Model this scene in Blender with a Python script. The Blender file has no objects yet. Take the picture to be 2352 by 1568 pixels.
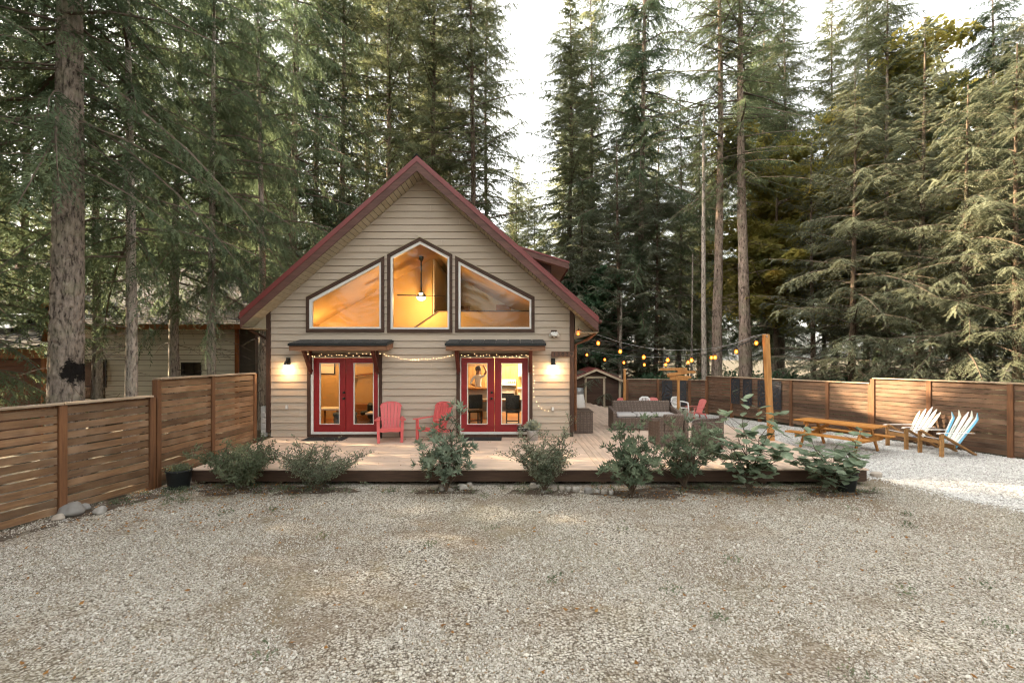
import bpy, bmesh, math, random
import numpy as np
from mathutils import Vector, Matrix, Euler
R = math.radians
random.seed(7); np.random.seed(7)
sc = bpy.context.scene
C = sc.collection

# ------------------------------------------------------------------ camera
F = 17.0 / 36.0 * 2352.0          # focal length in the units of a 2352 wide picture
EYE = 2.5                         # camera height, picture row 822 is the horizon
cam_d = bpy.data.cameras.new('camera'); cam_d.lens = 17.0; cam_d.sensor_width = 36.0
cam_d.clip_start = 0.1; cam_d.clip_end = 2000; cam_d.shift_y = 38 / 2352
cam = bpy.data.objects.new('camera', cam_d); C.objects.link(cam)
cam.location = (0, 0, EYE); cam.rotation_euler = (R(90), 0, 0)
sc.camera = cam

# ------------------------------------------------------------------ sky, sun, exposure
SUN_EL = 27.0; SUN_AZ = -78.0     # azimuth from +Y towards +X
w = bpy.data.worlds.new('World'); sc.world = w; w.use_nodes = True
nt = w.node_tree; nt.nodes.clear()
sky = nt.nodes.new('ShaderNodeTexSky'); sky.sky_type = 'NISHITA'; sky.sun_disc = False
sky.sun_elevation = R(SUN_EL); sky.sun_rotation = R(SUN_AZ); sky.air_density = 1.0; sky.dust_density = 3.0; sky.ozone_density = 1.0
hs = nt.nodes.new('ShaderNodeHueSaturation'); hs.inputs['Saturation'].default_value = 0.22
mx = nt.nodes.new('ShaderNodeMix'); mx.data_type = 'RGBA'; mx.blend_type = 'MULTIPLY'; mx.inputs[0].default_value = 1.0
mx.inputs[7].default_value = (1.0, 0.965, 0.885, 1)
bg = nt.nodes.new('ShaderNodeBackground'); bg.inputs['Strength'].default_value = 0.15
wo = nt.nodes.new('ShaderNodeOutputWorld')
nt.links.new(sky.outputs[0], hs.inputs['Color']); nt.links.new(hs.outputs[0], mx.inputs[6])
nt.links.new(mx.outputs[2], bg.inputs[0]); nt.links.new(bg.outputs[0], wo.inputs[0])
sl = bpy.data.lights.new('sun', 'SUN'); sl.energy = 5.0; sl.angle = R(0.6); sl.color = (1.0, 0.78, 0.5)
so = bpy.data.objects.new('sun', sl); C.objects.link(so); so.location = (-30, 10, 30)
sdir = Vector((math.sin(R(SUN_AZ)) * math.cos(R(SUN_EL)), math.cos(R(SUN_AZ)) * math.cos(R(SUN_EL)), math.sin(R(SUN_EL))))
so.rotation_euler = sdir.to_track_quat('Z', 'Y').to_euler()
vs = sc.view_settings; vs.view_transform = 'Standard'; vs.look = 'None'; vs.gamma = 1.0; vs.exposure = 2.85
vs.use_curve_mapping = False
sc.render.engine = 'CYCLES'
sc.cycles.use_denoising = True
sc.cycles.use_adaptive_sampling = True; sc.cycles.adaptive_threshold = 0.03
sc.cycles.max_bounces = 6; sc.cycles.diffuse_bounces = 3; sc.cycles.transparent_max_bounces = 10
sc.cycles.glossy_bounces = 3; sc.cycles.transmission_bounces = 4
sc.cycles.sample_clamp_indirect = 6.0; sc.cycles.caustics_reflective = False; sc.cycles.caustics_refractive = False
sc.cycles.filter_width = 1.2

# ------------------------------------------------------------------ helpers
def P(px, py, d):
    return Vector(((px - 1176) * d / F, d, EYE + (822 - py) * d / F))
def G(px, py, z=0.0):
    d = F * (EYE - z) / (py - 822)
    return Vector(((px - 1176) * d / F, d, z))

def tag(o, label=None, cat=None, group=None, kind=None):
    if label: o['label'] = label
    if cat: o['category'] = cat
    if group: o['group'] = group
    if kind: o['kind'] = kind
    return o
def thing(name, label, cat, loc=(0, 0, 0), rz=0.0, group=None):
    o = bpy.data.objects.new(name, None); C.objects.link(o)
    o.empty_display_size = 0.1
    o.location = loc; o.rotation_euler = (0, 0, rz)
    return tag(o, label, cat, group)
def inst(name, mesh, parent=None, loc=(0, 0, 0), rot=(0, 0, 0), scale=(1, 1, 1)):
    o = bpy.data.objects.new(name, mesh); C.objects.link(o)
    o.location = loc; o.rotation_euler = rot; o.scale = scale
    if parent: o.parent = parent
    return o
def copy_tree(o, parent=None):
    c = o.copy(); C.objects.link(c); c.parent = parent
    for ch in list(o.children):
        copy_tree(ch, c)
    return c

def rotm(rx=0, ry=0, rz=0):
    return Euler((rx, ry, rz)).to_matrix()
def dirm(d, up=(0, 0, 1)):
    """matrix whose X axis lies along d"""
    x = Vector(d).normalized(); u = Vector(up)
    if abs(x.dot(u)) > 0.98: u = Vector((0, 1, 0))
    y = u.cross(x).normalized(); z = x.cross(y)
    return Matrix((x, y, z)).transposed()

class MB:
    def __init__(s, o=(0, 0, 0)):
        s.o = Vector(o); s.V = []; s.F = []; s.MI = []; s.mi = 0; s.S = []
    def add(s, vs_, fs, smooth=False):
        n = len(s.V)
        s.V += [tuple(Vector(v) - s.o) for v in vs_]
        s.F += [tuple(i + n for i in f) for f in fs]
        s.MI += [s.mi] * len(fs); s.S += [smooth] * len(fs)
        return s
    def box(s, c, d, rm=None, ch=0.0):
        c = Vector(c); a, b, e = d[0] / 2, d[1] / 2, d[2] / 2
        if ch <= 0:
            vs_ = [Vector((x * a, y * b, z * e)) for x in (-1, 1) for y in (-1, 1) for z in (-1, 1)]
            fs = [(0, 1, 3, 2), (4, 6, 7, 5), (0, 4, 5, 1), (2, 3, 7, 6), (0, 2, 6, 4), (1, 5, 7, 3)]
        else:
            t = min(ch, a * .9, b * .9, e * .9); vs_ = []; idx = {}
            for x in (-1, 1):
                for y in (-1, 1):
                    for z in (-1, 1):
                        for k in range(3):
                            idx[(x, y, z, k)] = len(vs_)
                            vs_.append(Vector((x * (a - (t if k != 0 else 0)), y * (b - (t if k != 1 else 0)), z * (e - (t if k != 2 else 0)))))
            fs = []
            for q in (-1, 1):
                fs.append([idx[(q, y, z, 0)] for y, z in ((-1, -1), (1, -1), (1, 1), (-1, 1))][::q])
                fs.append([idx[(x, q, z, 1)] for x, z in ((-1, -1), (-1, 1), (1, 1), (1, -1))][::q])
                fs.append([idx[(x, y, q, 2)] for x, y in ((-1, -1), (1, -1), (1, 1), (-1, 1))][::q])
            for y in (-1, 1):
                for z in (-1, 1):
                    fs.append([idx[(-1, y, z, 1)], idx[(1, y, z, 1)], idx[(1, y, z, 2)], idx[(-1, y, z, 2)]])
                    fs.append([idx[(y, -1, z, 0)], idx[(y, 1, z, 0)], idx[(y, 1, z, 2)], idx[(y, -1, z, 2)]])
                    fs.append([idx[(y, z, -1, 0)], idx[(y, z, 1, 0)], idx[(y, z, 1, 1)], idx[(y, z, -1, 1)]])
            for x in (-1, 1):
                for y in (-1, 1):
                    for z in (-1, 1):
                        fs.append([idx[(x, y, z, 0)], idx[(x, y, z, 1)], idx[(x, y, z, 2)]])
        if rm is not None: vs_ = [rm @ v for v in vs_]
        return s.add([v + c for v in vs_], fs)
    def bar(s, a, b, wd, th, up=(0, 0, 1), ch=0.0):
        a = Vector(a); b = Vector(b)
        return s.box((a + b) / 2, ((b - a).length, wd, th), dirm(b - a, up), ch)
    def prism(s, poly, y0, y1):
        """polygon given in (x,z), extruded from y0 to y1"""
        n = len(poly)
        vs_ = [(p[0], y0, p[1]) for p in poly] + [(p[0], y1, p[1]) for p in poly]
        fs = [tuple(range(n)), tuple(range(2 * n - 1, n - 1, -1))] + [(i, i + n, (i + 1) % n + n, (i + 1) % n) for i in range(n)]
        return s.add(vs_, fs)
    def prismz(s, poly, z0, z1):
        n = len(poly)
        vs_ = [(p[0], p[1], z0) for p in poly] + [(p[0], p[1], z1) for p in poly]
        fs = [tuple(range(n - 1, -1, -1)), tuple(range(n, 2 * n))] + [(i, (i + 1) % n, (i + 1) % n + n, i + n) for i in range(n)]
        return s.add(vs_, fs)
    def ring(s, outer, inner, y0, y1):
        n = len(outer)
        vs_ = [(p[0], y0, p[1]) for p in outer] + [(p[0], y0, p[1]) for p in inner] + [(p[0], y1, p[1]) for p in outer] + [(p[0], y1, p[1]) for p in inner]
        fs = []
        for i in range(n):
            j = (i + 1) % n
            fs += [(i, j, n + j, n + i), (2 * n + i, 3 * n + i, 3 * n + j, 2 * n + j), (i, 2 * n + i, 2 * n + j, j), (n + i, n + j, 3 * n + j, 3 * n + i)]
        return s.add(vs_, fs)
    def tube(s, pts, rad, n=6, smooth=True):
        pts = [Vector(p) for p in pts]
        if not hasattr(rad, '__len__'): rad = [rad] * len(pts)
        vs_ = []; fs = []; prev = None
        for i, p in enumerate(pts):
            t = (pts[min(i + 1, len(pts) - 1)] - pts[max(i - 1, 0)]).normalized()
            if prev is None:
                u = Vector((0, 0, 1)) if abs(t.z) < .9 else Vector((1, 0, 0))
            else: u = prev
            a = (u - t * u.dot(t)).normalized(); b = t.cross(a); prev = a
            for k in range(n):
                g = 2 * math.pi * k / n
                vs_.append(p + (a * math.cos(g) + b * math.sin(g)) * rad[i])
        for i in range(len(pts) - 1):
            for k in range(n):
                fs.append((i * n + k, i * n + (k + 1) % n, (i + 1) * n + (k + 1) % n, (i + 1) * n + k))
        fs.append(tuple(range(n - 1, -1, -1))); fs.append(tuple(range((len(pts) - 1) * n, len(pts) * n)))
        return s.add(vs_, fs, smooth)
    def lathe(s, prof, n=16, c=(0, 0, 0), rm=None):
        c = Vector(c); vs_ = []; fs = []
        for r, z in prof:
            for k in range(n):
                g = 2 * math.pi * k / n; v = Vector((r * math.cos(g), r * math.sin(g), z))
                vs_.append((rm @ v if rm is not None else v) + c)
        for i in range(len(prof) - 1):
            for k in range(n):
                fs.append((i * n + k, i * n + (k + 1) % n, (i + 1) * n + (k + 1) % n, (i + 1) * n + k))
        fs.append(tuple(range(n - 1, -1, -1))); fs.append(tuple(range((len(prof) - 1) * n, len(prof) * n)))
        return s.add(vs_, fs, True)
    def sphere(s, c, r, nu=10, nv=6, sq=(1, 1, 1)):
        prof = [(max(1e-4, r * math.sin(math.pi * i / nv)), -r * math.cos(math.pi * i / nv)) for i in range(nv + 1)]
        n0 = len(s.V); s.lathe(prof, nu, (0, 0, 0))
        o = s.o
        for i in range(n0, len(s.V)):
            v = Vector(s.V[i]) + o
            s.V[i] = tuple(Vector((v.x * sq[0], v.y * sq[1], v.z * sq[2])) + Vector(c) - o)
        return s
    def mesh(s, name, mats):
        me = bpy.data.meshes.new(name); me.from_pydata(s.V, [], s.F)
        if not isinstance(mats, (list, tuple)): mats = [mats]
        for m in mats: me.materials.append(m)
        if len(mats) > 1: me.polygons.foreach_set('material_index', s.MI)
        if any(s.S): me.polygons.foreach_set('use_smooth', s.S)
        me.update(); return me
    def build(s, name, mats, parent=None, loc=(0, 0, 0), rot=(0, 0, 0)):
        return inst(name, s.mesh(name, mats), parent, loc, rot)

def np_mesh(name, V, Fa, mat, smooth=False):
    """triangles/quads from numpy arrays"""
    V = np.ascontiguousarray(V, dtype=np.float32); k = Fa.shape[1]; n = len(Fa)
    me = bpy.data.meshes.new(name)
    me.vertices.add(len(V)); me.vertices.foreach_set('co', V.ravel())
    me.loops.add(n * k); me.loops.foreach_set('vertex_index', np.ascontiguousarray(Fa, dtype=np.int32).ravel())
    me.polygons.add(n); me.polygons.foreach_set('loop_start', np.arange(0, n * k, k, dtype=np.int32))
    if smooth: me.polygons.foreach_set('use_smooth', np.ones(n, dtype=bool))
    me.materials.append(mat); me.update(calc_edges=True); return me

# ------------------------------------------------------------------ materials
def nodes(name):
    m = bpy.data.materials.new(name); m.use_nodes = True; t = m.node_tree; t.nodes.clear()
    out = t.nodes.new('ShaderNodeOutputMaterial')
    return m, t, out
def coords(t, stretch=(1, 1, 1), rand=True, world=False):
    tc = t.nodes.new('ShaderNodeTexCoord'); src = tc.outputs['Object']
    if world:
        g = t.nodes.new('ShaderNodeNewGeometry'); src = g.outputs['Position']
    if rand and not world:
        oi = t.nodes.new('ShaderNodeObjectInfo'); mu = t.nodes.new('ShaderNodeMath'); mu.operation = 'MULTIPLY'; mu.inputs[1].default_value = 41.0
        t.links.new(oi.outputs['Random'], mu.inputs[0])
        ad = t.nodes.new('ShaderNodeVectorMath'); ad.operation = 'ADD'
        t.links.new(src, ad.inputs[0]); t.links.new(mu.outputs[0], ad.inputs[1]); src = ad.outputs[0]
    mp = t.nodes.new('ShaderNodeMapping'); mp.inputs['Scale'].default_value = stretch
    t.links.new(src, mp.inputs['Vector']); return mp.outputs[0]
def noise(t, vec, scale, detail=5, rough=.55):
    n = t.nodes.new('ShaderNodeTexNoise'); n.inputs['Scale'].default_value = scale; n.inputs['Detail'].default_value = detail
    n.inputs['Roughness'].default_value = rough; t.links.new(vec, n.inputs['Vector']); return n.outputs[0]
def ramp(t, fac, stops):
    r = t.nodes.new('ShaderNodeValToRGB'); e = r.color_ramp.elements
    while len(e) < len(stops): e.new(0.5)
    for i, (p, c) in enumerate(stops):
        e[i].position = p; e[i].color = (*c[:3], 1)
    t.links.new(fac, r.inputs[0]); return r.outputs[0]
def mixc(t, fac, a, b, mode='MIX'):
    m = t.nodes.new('ShaderNodeMix'); m.data_type = 'RGBA'; m.blend_type = mode
    for v, i in ((fac, 0), (a, 6), (b, 7)):
        if hasattr(v, 'is_linked') or hasattr(v, 'links'): t.links.new(v, m.inputs[i])
        else: m.inputs[i].default_value = v if i == 0 else (*v[:3], 1)
    return m.outputs[2]
def randval(t, col, amt, hue=0.0):
    """per-object brightness change"""
    oi = t.nodes.new('ShaderNodeObjectInfo'); mr = t.nodes.new('ShaderNodeMapRange')
    mr.inputs[3].default_value = 1 - amt; mr.inputs[4].default_value = 1 + amt
    t.links.new(oi.outputs['Random'], mr.inputs[0])
    h = t.nodes.new('ShaderNodeHueSaturation'); t.links.new(mr.outputs[0], h.inputs['Value']); t.links.new(col, h.inputs['Color'])
    return h.outputs[0]
def bump(t, h, strength, dist=0.01):
    b = t.nodes.new('ShaderNodeBump'); b.inputs['Strength'].default_value = strength; b.inputs['Distance'].default_value = dist
    t.links.new(h, b.inputs['Height']); return b.outputs[0]
def pbsdf(t, out, col, rough=.7, spec=.3, normal=None, metal=0.0):
    p = t.nodes.new('ShaderNodeBsdfPrincipled'); p.inputs['Roughness'].default_value = rough
    p.inputs['Specular IOR Level'].default_value = spec; p.inputs['Metallic'].default_value = metal
    if hasattr(col, 'links'): t.links.new(col, p.inputs['Base Color'])
    else: p.inputs['Base Color'].default_value = (*col[:3], 1)
    if normal is not None: t.links.new(normal, p.inputs['Normal'])
    t.links.new(p.outputs[0], out.inputs[0]); return p
def mat(name, c1, c2=None, scale=6.0, stretch=(1, 1, 1), rough=.7, bmp=0.0, bdist=.004, rv=0.0, spec=.3, metal=0.0, contrast=(.3, .7), dirt=None):
    m, t, out = nodes(name)
    if c2 is None: c2 = tuple(x * .82 for x in c1)
    v = coords(t, stretch); n = noise(t, v, scale)
    col = ramp(t, n, [(contrast[0], c2), (contrast[1], c1)])
    if dirt:
        n2 = noise(t, coords(t, (1, 1, 1)), dirt[1], 4, .6)
        f = ramp(t, n2, [(dirt[2], (0, 0, 0)), (dirt[3], (1, 1, 1))])
        col = mixc(t, f, col, dirt[0])
    if rv: col = randval(t, col, rv)
    nb = bump(t, n, bmp, bdist) if bmp else None
    pbsdf(t, out, col, rough, spec, nb, metal); return m
def woodm(name, c1, c2, axis='x', rv=.18, rough=.62, knots=True, spec=.3, weather=None):
    m, t, out = nodes(name)
    st = {'x': (1.1, 16, 16), 'z': (16, 16, 1.1), 'y': (16, 1.1, 16)}[axis]
    v = coords(t, st); n = noise(t, v, 2.4, 6, .6)
    col = ramp(t, n, [(.3, c2), (.5, tuple((a + b) / 2 for a, b in zip(c1, c2))), (.68, c1)])
    n2 = noise(t, coords(t, tuple(.35 * s if s > 2 else s for s in st)), 1.3, 3, .5)
    col = mixc(t, ramp(t, n2, [(.42, (0, 0, 0)), (.75, (.55, .55, .55))]), col, tuple(x * .45 for x in c2))
    if knots:
        vo = t.nodes.new('ShaderNodeTexVoronoi'); vo.inputs['Scale'].default_value = 2.3
        t.links.new(coords(t, {'x': (1, 3.2, 3.2), 'z': (3.2, 3.2, 1), 'y': (3.2, 1, 3.2)}[axis]), vo.inputs['Vector'])
        k = ramp(t, vo.outputs['Distance'], [(.05, (1, 1, 1)), (.11, (0, 0, 0))])
        col = mixc(t, k, col, tuple(x * .35 for x in c2))
    if weather:
        n3 = noise(t, coords(t), 1.7, 4, .6)
        col = mixc(t, ramp(t, n3, [(.45, (0, 0, 0)), (.75, (.8, .8, .8))]), col, weather)
    if rv: col = randval(t, col, rv)
    pbsdf(t, out, col, rough, spec, bump(t, n, .35, .004)); return m
def leafm(name, c1, c2, trans=.35, scale=1.2, rv=.15, rough=.6, c3=None, tip=None):
    m, t, out = nodes(name)
    v = coords(t); n = noise(t, v, scale, 3, .6)
    st = [(.32, c2), (.62, c1)]
    if c3: st.append((.78, c3))
    col = ramp(t, n, st)
    if rv: col = randval(t, col, rv)
    p = t.nodes.new('ShaderNodeBsdfDiffuse')
    tr = t.nodes.new('ShaderNodeBsdfTranslucent'); ms = t.nodes.new('ShaderNodeMixShader'); ms.inputs[0].default_value = trans
    hsn = t.nodes.new('ShaderNodeHueSaturation'); hsn.inputs['Value'].default_value = 1.7; hsn.inputs['Saturation'].default_value = 1.1
    t.links.new(col, p.inputs['Color']); t.links.new(col, hsn.inputs['Color']); t.links.new(hsn.outputs[0], tr.inputs[0])
    t.links.new(p.outputs[0], ms.inputs[1]); t.links.new(tr.outputs[0], ms.inputs[2]); t.links.new(ms.outputs[0], out.inputs[0])
    return m
def barkm(name, c1, c2, moss=None, fine=1.0, burnt=None):
    m, t, out = nodes(name)
    wv = noise(t, coords(t, (1, 1, .45)), 13 * fine, 7, .7)
    rn = noise(t, coords(t, (1, 1, .26)), 17 * fine, 6, .66)
    crack = ramp(t, rn, [(.36, (0, 0, 0)), (.47, (.75, .75, .75)), (.60, (1, 1, 1))])
    base = ramp(t, wv, [(.34, c2), (.5, c1), (.68, tuple(min(1, x * 1.3) for x in c1))])
    col = mixc(t, crack, tuple(x * .28 for x in c2), base)
    if moss:
        n3 = noise(t, coords(t), 2.2, 5, .65)
        col = mixc(t, ramp(t, n3, [(.5, (0, 0, 0)), (.72, (.75, .75, .75))]), col, moss)
    if burnt:
        col = burnt(t, col)
    hgt = mixc(t, .45, crack, wv)
    pbsdf(t, out, col, .9, .1, bump(t, hgt, .9, .025)); return m
def emit(name, col, st):
    m, t, out = nodes(name); e = t.nodes.new('ShaderNodeEmission'); e.inputs[0].default_value = (*col, 1); e.inputs[1].default_value = st
    t.links.new(e.outputs[0], out.inputs[0]); return m
def glassm(name, tint=(1, 1, 1), refl=.06):
    m, t, out = nodes(name)
    tr = t.nodes.new('ShaderNodeBsdfTransparent'); tr.inputs[0].default_value = (*tint, 1)
    gl = t.nodes.new('ShaderNodeBsdfGlossy'); gl.inputs['Roughness'].default_value = .02
    fr = t.nodes.new('ShaderNodeFresnel'); fr.inputs[0].default_value = 1.36
    ad = t.nodes.new('ShaderNodeMath'); ad.operation = 'ADD'; ad.inputs[1].default_value = refl; ad.use_clamp = True
    t.links.new(fr.outputs[0], ad.inputs[0])
    ms = t.nodes.new('ShaderNodeMixShader'); t.links.new(ad.outputs[0], ms.inputs[0]); t.links.new(tr.outputs[0], ms.inputs[1]); t.links.new(gl.outputs[0], ms.inputs[2])
    t.links.new(ms.outputs[0], out.inputs[0]); return m

m_siding = mat('siding_paint', (.455, .38, .305), (.425, .35, .28), 5, (.5, 3, 6), .75, .1, .001, rv=.03, contrast=(.25, .75), dirt=((.37, .295, .22), 1.1, .62, 1.0))
m_sheath = mat('sheathing', (.10, .085, .065), rough=.9)
m_brown = woodm('trim_brown', (.085, .045, .03), (.05, .027, .018), 'x', .08, .6, False)
m_brownz = woodm('trim_brown_upright', (.085, .045, .03), (.05, .027, .018), 'z', .08, .6, False)
m_fascia = woodm('fascia_brown', (.14, .065, .05), (.09, .042, .034), 'x', .05, .55, False)
m_redroof = mat('red_metal', (.17, .030, .028), (.14, .026, .024), 2, rough=.42, spec=.5)
m_white = mat('white_vinyl', (.72, .70, .67), (.66, .64, .61), 3, rough=.5)
m_reddoor = mat('red_door_paint', (.27, .014, .016), (.23, .012, .014), 4, rough=.38, spec=.45)
m_soffit = mat('soffit_cream', (.42, .36, .26), (.36, .30, .21), 5, rough=.75, rv=.05)
m_cedar = woodm('canopy_cedar', (.32, .16, .085), (.18, .085, .048), 'x', .1, .6)
m_cedarred = woodm('bracket_red', (.13, .03, .018), (.08, .02, .012), 'z', .1, .55, False)
m_blackmetal = mat('black_metal', (.012, .015, .016), (.02, .02, .02), 5, rough=.45)
m_shingleb = mat('canopy_shingle', (.09, .085, .08), (.03, .03, .03), 30, rough=.85, bmp=.4, rv=.25)
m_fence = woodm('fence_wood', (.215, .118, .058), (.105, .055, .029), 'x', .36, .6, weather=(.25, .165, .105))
m_fencez = woodm('fence_post', (.19, .085, .035), (.10, .043, .02), 'z', .15, .6, False)
m_fencecap = woodm('fence_cap', (.38, .28, .19), (.26, .18, .12), 'x', .12, .75, weather=(.33, .27, .21))
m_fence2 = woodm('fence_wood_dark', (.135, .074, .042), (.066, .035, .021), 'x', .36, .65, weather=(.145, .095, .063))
m_deck = woodm('deck_board', (.62, .475, .375), (.57, .43, .335), 'x', .05, .6, False)
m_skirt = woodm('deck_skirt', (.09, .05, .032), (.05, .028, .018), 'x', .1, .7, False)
m_post = woodm('light_post', (.52, .26, .085), (.40, .18, .055), 'z', .08, .55)
m_table = woodm('picnic_wood', (.55, .25, .06), (.40, .16, .035), 'x', .12, .5)
m_skichair = woodm('ski_chair_wood', (.42, .23, .09), (.28, .14, .05), 'x', .12, .55)
m_redplastic = mat('red_plastic', (.62, .12, .115), (.55, .095, .095), 3, rough=.42, spec=.45)
m_pinkplastic = mat('faded_red_plastic', (.60, .19, .17), (.55, .15, .14), 3, rough=.5)
m_whiteplastic = mat('white_plastic', (.75, .74, .72), (.68, .67, .65), 3, rough=.5)
m_dark = mat('dark_metal', (.02, .018, .016), (.03, .025, .02), 6, rough=.5)
m_black = mat('black_plastic', (.012, .014, .016), (.02, .022, .022), 6, rough=.55)
m_grey = mat('grey_box', (.42, .41, .40), (.36, .35, .34), 6, rough=.6)
m_glass = glassm('window_glass', (.95, .96, .94), .0)
m_glass2 = glassm('door_glass', (.97, .98, .97), .0)
# ------------------------------------------------------------------ ground
def ground_mat(name, stones, dirt, dirt2, amt, scale):
    m, t, out = nodes(name)
    v = coords(t, (1, 1, 1), world=True)
    vo = t.nodes.new('ShaderNodeTexVoronoi'); vo.inputs['Scale'].default_value = scale; t.links.new(v, vo.inputs['Vector'])
    sep = t.nodes.new('ShaderNodeSeparateColor'); t.links.new(vo.outputs['Color'], sep.inputs[0])
    st = ramp(t, sep.outputs[0], [(.0, stones[0]), (.35, stones[1]), (.7, stones[2]), (1, stones[3])])
    edge = ramp(t, vo.outputs['Distance'], [(.42, (1, 1, 1)), (.75, (.25, .22, .2))])
    col = mixc(t, 1.0, st, edge, 'MULTIPLY')
    n1 = noise(t, v, .55, 6, .62); n2 = noise(t, v, 2.3, 5, .65); n3 = noise(t, v, .23, 4, .6)
    col = mixc(t, ramp(t, n1, [(.44, (0, 0, 0)), (.66, (amt, amt, amt))]), col, dirt)
    col = mixc(t, ramp(t, n2, [(.55, (0, 0, 0)), (.75, (amt * .8,) * 3)]), col, dirt2)
    col = mixc(t, ramp(t, n3, [(.5, (0, 0, 0)), (.68, (amt * .55,) * 3)]), col, (.20, .19, .12))
    pbsdf(t, out, col, .9, .15, bump(t, vo.outputs['Distance'], -.9, .012)); return m
m_forestfloor = mat('forest_floor', (.06, .05, .03), (.03, .028, .014), 1.5, rough=.95, bmp=.5, bdist=.03, dirt=((.10, .06, .03), 5, .5, .7))
m_gravel = ground_mat('gravel', [(.21, .18, .14), (.37, .335, .275), (.50, .465, .40), (.64, .61, .54)], (.165, .12, .08), (.20, .155, .085), .9, 46)
m_wgravel = ground_mat('pale_gravel', [(.38, .37, .35), (.55, .54, .52), (.66, .65, .63), (.78, .77, .75)], (.36, .34, .31), (.30, .29, .22), .45, 30)
g = MB(); g.add([(-400, -200, -.03), (400, -200, -.03), (400, 600, -.03), (-400, 600, -.03)], [(0, 1, 2, 3)])
tag(g.build('ground', m_forestfloor), kind='structure')
g = MB(); g.add([(-7.4, 5.8, 0), (-8.2, -8, 0), (20, -8, 0), (15, 6, 0), (12.6, 12, 0), (11.35, 15.2, 0), (8.8, 21.6, 0), (5, 22.6, 0), (1.5, 27, 0), (-7.5, 26, 0), (-6.9, 12.7, 0), (-6.85, 9.3, 0)], [tuple(range(12))])
tag(g.build('gravel_drive', m_gravel), kind='structure')
edge = [(7.05, 10.9), (7.5, 10.45), (7.72, 10.0), (7.85, 9.5), (8.15, 9.05), (8.0, 8.6), (8.35, 8.25), (8.5, 7.7), (9.0, 7.2), (9.9, 6.9), (11, 6.3), (13, 6.0)]
poly = edge + [(14.8, 6.2), (12.55, 12), (11.3, 15.2), (8.7, 21.5), (5, 22.5), (3.7, 24.9), (3.0, 24.9), (4.4, 16.5), (6.9, 16.4)]
g = MB(); g.add([(x, y, .006) for x, y in poly], [tuple(range(len(poly)))])
tag(g.build('pale_gravel_yard', m_wgravel), kind='structure')

# loose stones: geometry-node scatter on points, shape made in the nodes
def stone_nodes(name, material):
    ng = bpy.data.node_groups.new(name, 'GeometryNodeTree')
    ng.interface.new_socket('Geometry', in_out='INPUT', socket_type='NodeSocketGeometry')
    ng.interface.new_socket('Geometry', in_out='OUTPUT', socket_type='NodeSocketGeometry')
    N = ng.nodes; L = ng.links
    gi = N.new('NodeGroupInput'); go = N.new('NodeGroupOutput')
    ico = N.new('GeometryNodeMeshIcoSphere'); ico.inputs['Radius'].default_value = 1.0; ico.inputs['Subdivisions'].default_value = 2
    nz = N.new('ShaderNodeTexNoise'); nz.inputs['Scale'].default_value = 1.1
    sb = N.new('ShaderNodeVectorMath'); sb.operation = 'SUBTRACT'; sb.inputs[1].default_value = (.5, .5, .5)
    sp = N.new('GeometryNodeSetPosition'); L.new(ico.outputs[0], sp.inputs['Geometry'])
    L.new(nz.outputs['Color'], sb.inputs[0]); L.new(sb.outputs[0], sp.inputs['Offset'])
    sm = N.new('GeometryNodeSetMaterial'); sm.inputs['Material'].default_value = material; L.new(sp.outputs[0], sm.inputs['Geometry'])
    ip = N.new('GeometryNodeInstanceOnPoints'); L.new(gi.outputs[0], ip.inputs['Points']); L.new(sm.outputs[0], ip.inputs['Instance'])
    rr = N.new('FunctionNodeRandomValue'); rr.data_type = 'FLOAT_VECTOR'; rr.inputs[0].default_value = (-.5, -.5, 0); rr.inputs[1].default_value = (.5, .5, 6.28)
    rs = N.new('FunctionNodeRandomValue'); rs.data_type = 'FLOAT_VECTOR'; rs.inputs[0].default_value = (.55, .5, .3); rs.inputs[1].default_value = (1.25, 1.05, .6); rs.inputs['Seed'].default_value = 5
    na = N.new('GeometryNodeInputNamedAttribute'); na.data_type = 'FLOAT'; na.inputs[0].default_value = 'size'
    vm = N.new('ShaderNodeVectorMath'); vm.operation = 'SCALE'; L.new(rs.outputs[0], vm.inputs[0]); L.new(na.outputs[0], vm.inputs['Scale'])
    L.new(rr.outputs[0], ip.inputs['Rotation']); L.new(vm.outputs[0], ip.inputs['Scale'])
    L.new(ip.outputs[0], go.inputs[0]); return ng
def stonem(name, stops):
    m, t, out = nodes(name); oi = t.nodes.new('ShaderNodeObjectInfo')
    col = ramp(t, oi.outputs['Random'], stops)
    nn = noise(t, coords(t), 1.6, 4, .6)
    col = mixc(t, ramp(t, nn, [(.35, (.35, .35, .35)), (.7, (0, 0, 0))]), col, (.12, .10, .08))
    pbsdf(t, out, col, .85, .2); return m
m_stone = stonem('gravel_stones', [(.0, (.17, .14, .105)), (.14, (.35, .31, .255)), (.45, (.52, .48, .415)), (.75, (.65, .615, .55)), (.92, (.78, .755, .70)), (.955, (.29, .19, .11)), (1, (.42, .32, .20))])
m_wstone = stonem('pale_stones', [(.0, (.36, .35, .34)), (.2, (.55, .54, .52)), (.6, (.68, .67, .65)), (1, (.82, .81, .79))])
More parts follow.
